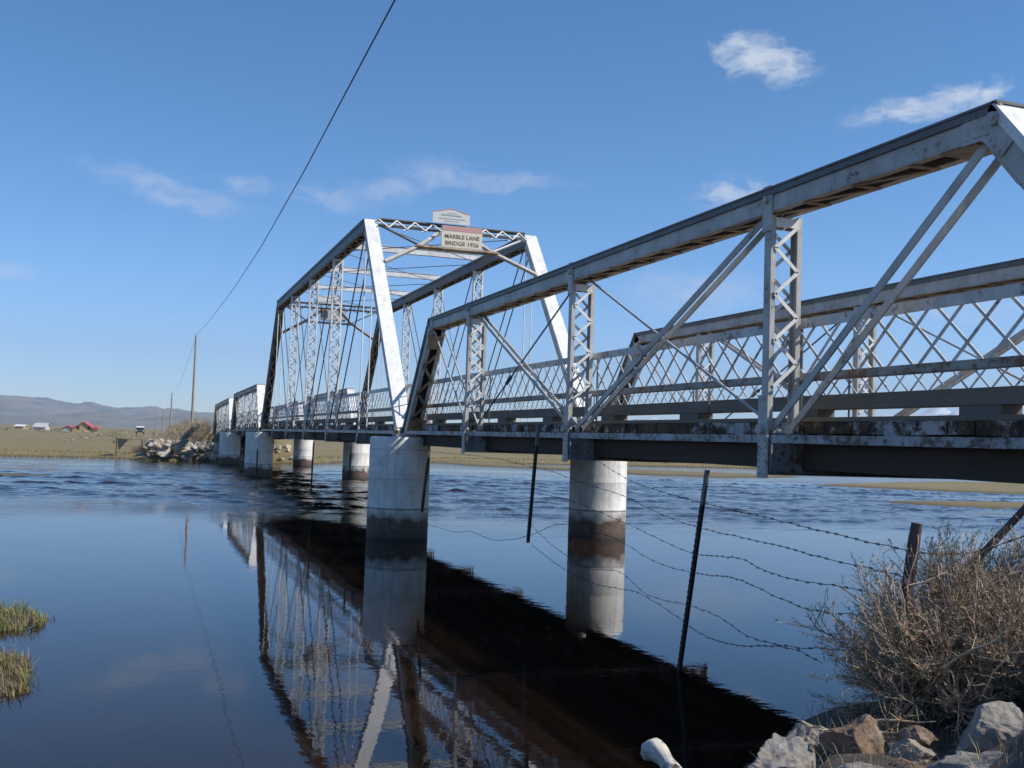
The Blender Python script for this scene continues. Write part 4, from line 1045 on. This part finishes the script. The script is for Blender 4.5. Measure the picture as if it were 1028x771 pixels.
# ------------------------------------------------------------------ sagebrush in the foreground
def sage(name, base, n_main, length, dirs, seed, label, leafy=.25, r0=.010):
    rnd = random.Random(seed); wd = MB(); lf = MB()
    base = Vector(base)
    def curve(p, d, L, segs, wob, grav=0):
        pts = [p]; d = d.normalized()
        for i in range(segs):
            d = (d + Vector((rnd.uniform(-wob, wob), rnd.uniform(-wob, wob), rnd.uniform(-wob, wob)+grav))).normalized()
            pts.append(pts[-1]+d*(L/segs))
        return pts, d
    for i in range(n_main):
        dv = Vector(dirs(rnd)).normalized(); L = length*rnd.uniform(.62, 1.05)
        p = base + Vector((rnd.uniform(-.14, .14), rnd.uniform(-.14, .14), rnd.uniform(-.03, .08)))
        pts, _ = curve(p, dv, L, 6, .16, .03)
        wd.tube(pts, [r0*(1-.8*j/6) for j in range(7)], 4, mi=rnd.choice((0, 1, 1)), cap=False)
        for j in range(1, 7):
            for k in range(4):
                t = rnd.random(); q = pts[j-1].lerp(pts[j], t); ax = (pts[j]-pts[j-1]).normalized()
                d2 = (ax*1.0 + Vector((rnd.gauss(0, .55), rnd.gauss(0, .55), rnd.gauss(.12, .5)))).normalized()
                L2 = L*rnd.uniform(.16, .36); p2, e2 = curve(q, d2, L2, 3, .22, .05)
                wd.tube(p2, [r0*.38, r0*.3, r0*.22, r0*.14], 3, mi=rnd.choice((0, 0, 1)), cap=False)
                for s in range(4):
                    q3 = p2[1].lerp(p2[3], rnd.random()); d3 = (e2 + Vector((rnd.gauss(0, .5), rnd.gauss(0, .5), rnd.gauss(.2, .4)))).normalized()
                    L3 = rnd.uniform(.03, .10); p3, e3 = curve(q3, d3, L3, 2, .2)
                    wd.tube(p3, [r0*.20, r0*.16, r0*.12], 3, mi=0, cap=False)
                    # seed heads and leaves at tips
                    if j >= 4 and rnd.random() < .6:
                        green = rnd.random() < leafy*(1.3 if j >= 5 else .5)
                        for m_ in range(7):
                            c = p3[0].lerp(p3[2], rnd.uniform(.3, 1.1)); w = rnd.uniform(.0013, .0030); dd = (e3+Vector((rnd.gauss(0, .6), rnd.gauss(0, .6), rnd.gauss(0, .6)))).normalized()
                            sd3 = dd.cross(Vector((rnd.gauss(0, 1), rnd.gauss(0, 1), rnd.gauss(0, 1)))).normalized()*w; ln = dd*rnd.uniform(.012, .032)
                            lf.add([c-sd3*.4, c+ln*.5-sd3, c+ln, c+ln*.5+sd3], [(0, 1, 2, 3)], 1 if green else 0)
    root = empty(name, base); tag(root, label, 'bush')
    wd.build('branches', [M['twig'], M['twig2']], root, loc=base).location = (0, 0, 0)
    lf.build('leaves', [M['tip'], M['leaf']], root, loc=base).location = (0, 0, 0)
    return root
# image-left is roughly +X/+Y side seen from the camera; directions in world space
LFT = -r2.copy(); LFT.z = 0; LFT.normalize(); TOW = Vector((-F.x, -F.y, 0)).normalized()
def dirs_a(rnd):
    a = rnd.uniform(-1, 1)
    l = rnd.uniform(-.9, 1.15); return LFT*l + TOW*rnd.uniform(-.5, .8) + Vector((0, 0, rnd.uniform(.12-.10*max(l, 0), .95 - .50*max(l, 0))))
def dirs_b(rnd): return LFT*rnd.uniform(-.9, .7) + TOW*rnd.uniform(-.7, .6) + Vector((0, 0, rnd.uniform(.5, 1.3)))
sage('sagebrush', (-18.76, 1.38, .94), 170, .70, dirs_a, 31, 'big dry twiggy sagebrush overhanging the rocks at lower right', .45, .0095)
sage('sagebrush', (-18.66, 1.06, 1.02), 85, .70, dirs_b, 47, 'second sagebrush behind the big one, greener at its top', .70, .0080)
sage('sagebrush', (-19.10, 1.20, 1.08), 70, .56, dirs_a, 61, 'pale sagebrush cut by the right edge of the frame', .25, .0085)

# loose dead sticks and straw
rnd = random.Random(9)
sticks = [((-19.03, 2.22, 1.0), (-19.25, 1.98, 1.03)), ((-19.08, 2.20, .96), (-19.22, 2.06, .985)), ((-19.22, 1.72, 1.12), (-19.38, 1.66, 1.40)), ((-19.40, 1.55, 1.15), (-19.5, 1.50, 1.5)), ((-19.25, 1.95, 1.29), (-19.44, 1.77, 1.46)), ((-18.95, 2.5, .98), (-19.1, 2.42, .98))]
labs = ['longest pale dead stick lying under the brush', 'short pale stick lying just below the longest one', 'bent bleached branch rising to the right in the brush', 'straight bleached branch leaning at the right edge', 'curved pale branch across the middle of the brush', 'small stick near the brown stone']
for (a, b), lab in zip(sticks, labs):
    a, b = Vector(a), Vector(b); pts = [a.lerp(b, t)+Vector((rnd.uniform(-.012, .012), rnd.uniform(-.012, .012), rnd.uniform(-.012, .012))) for t in (0, .25, .5, .75, 1)]
    mb = MB(); mb.tube(pts, [.005, .006, .005, .004, .002], 6)
    for k in (1, 2, 3): mb.tube([pts[k], pts[k]+Vector((rnd.uniform(-.08, .08), rnd.uniform(-.08, .08), rnd.uniform(0, .08)))], [.003, .001], 4)
    tag(mb.build('dead_stick', M['straw']), lab, 'stick')
def blades(name, n_, region, h, mats, label, seed, lean=.5, w=.004):
    rnd = random.Random(seed); mb = MB(); c = 0
    while c < n_:
        q = region(rnd)
        if q is None: continue
        x, y = q; z = gz(x, y)
        if z < -.02: z = -.02
        c += 1; a = rnd.uniform(0, 6.28); hh = h*rnd.uniform(.3, 1.15)*(1 + 1.3*noise.noise(Vector((x*4.5, y*4.5, seed)))); l = rnd.uniform(.05, lean)*hh
        d = Vector((math.cos(a)*l, math.sin(a)*l, 0)); s = Vector((-math.sin(a), math.cos(a), 0))*w*rnd.uniform(.6, 1.3); p = Vector((x, y, z-.01))
        mb.add([p-s, p+s, p+d*.4+Vector((0, 0, hh*.6))+s*.7, p+d*.4+Vector((0, 0, hh*.6))-s*.7, p+d+Vector((0, 0, hh*.9))], [(0, 1, 2, 3), (3, 2, 4)], rnd.randrange(len(mats)))
    return tag(mb.build(name, mats), label, 'grass', kind='stuff')
def reg_t(poly, lo, hi):
    def f(rnd):
        x = rnd.uniform(*lo); y = rnd.uniform(*hi); d = polyd(poly, x, y) + .12*noise.noise(Vector((x*2.5, y*2.5, 7)))
        return (x, y) if d > (-.02 if rnd.random() > .04 else -.14) and rnd.random() < .12+.88*(noise.noise(Vector((x*4, y*4, 2))) > .02) else None
    return f
blades('marsh_grass', 5200, reg_t(tuft1, (-11, -8.8), (6.2, 8.2)), .125, [M['grass'], M['grass'], M['grass2']], 'green marsh grass tuft on the left edge of the river', 1, 1.3)
blades('marsh_grass', 6500, reg_t(tuft2, (-14.4, -11.2), (6.2, 8.0)), .115, [M['grass'], M['grass2'], M['rock2']], 'browner marsh grass clump below it at the left edge', 2, 1.4)
def reg_s(rnd):
    x = rnd.uniform(-20.3, -18.3); y = rnd.uniform(1.0, 2.9); return (x, y)
blades('dry_grass', 1500, reg_s, .11, [M['straw'], M['willow'], M['grass2']], 'dry straw grass among the lower right rocks', 3, 1.3, .0014)
def reg_far(rnd):
    y = rnd.uniform(-75, 16); x = interp(FY, FX, y) + rnd.uniform(-.8, 5); return (x, y)
blades('shore_grass', 15000, reg_far, .11, [M['grass'], M['grass2'], M['grass2']], 'olive grass fringe along the far shoreline', 4, .8, .022)
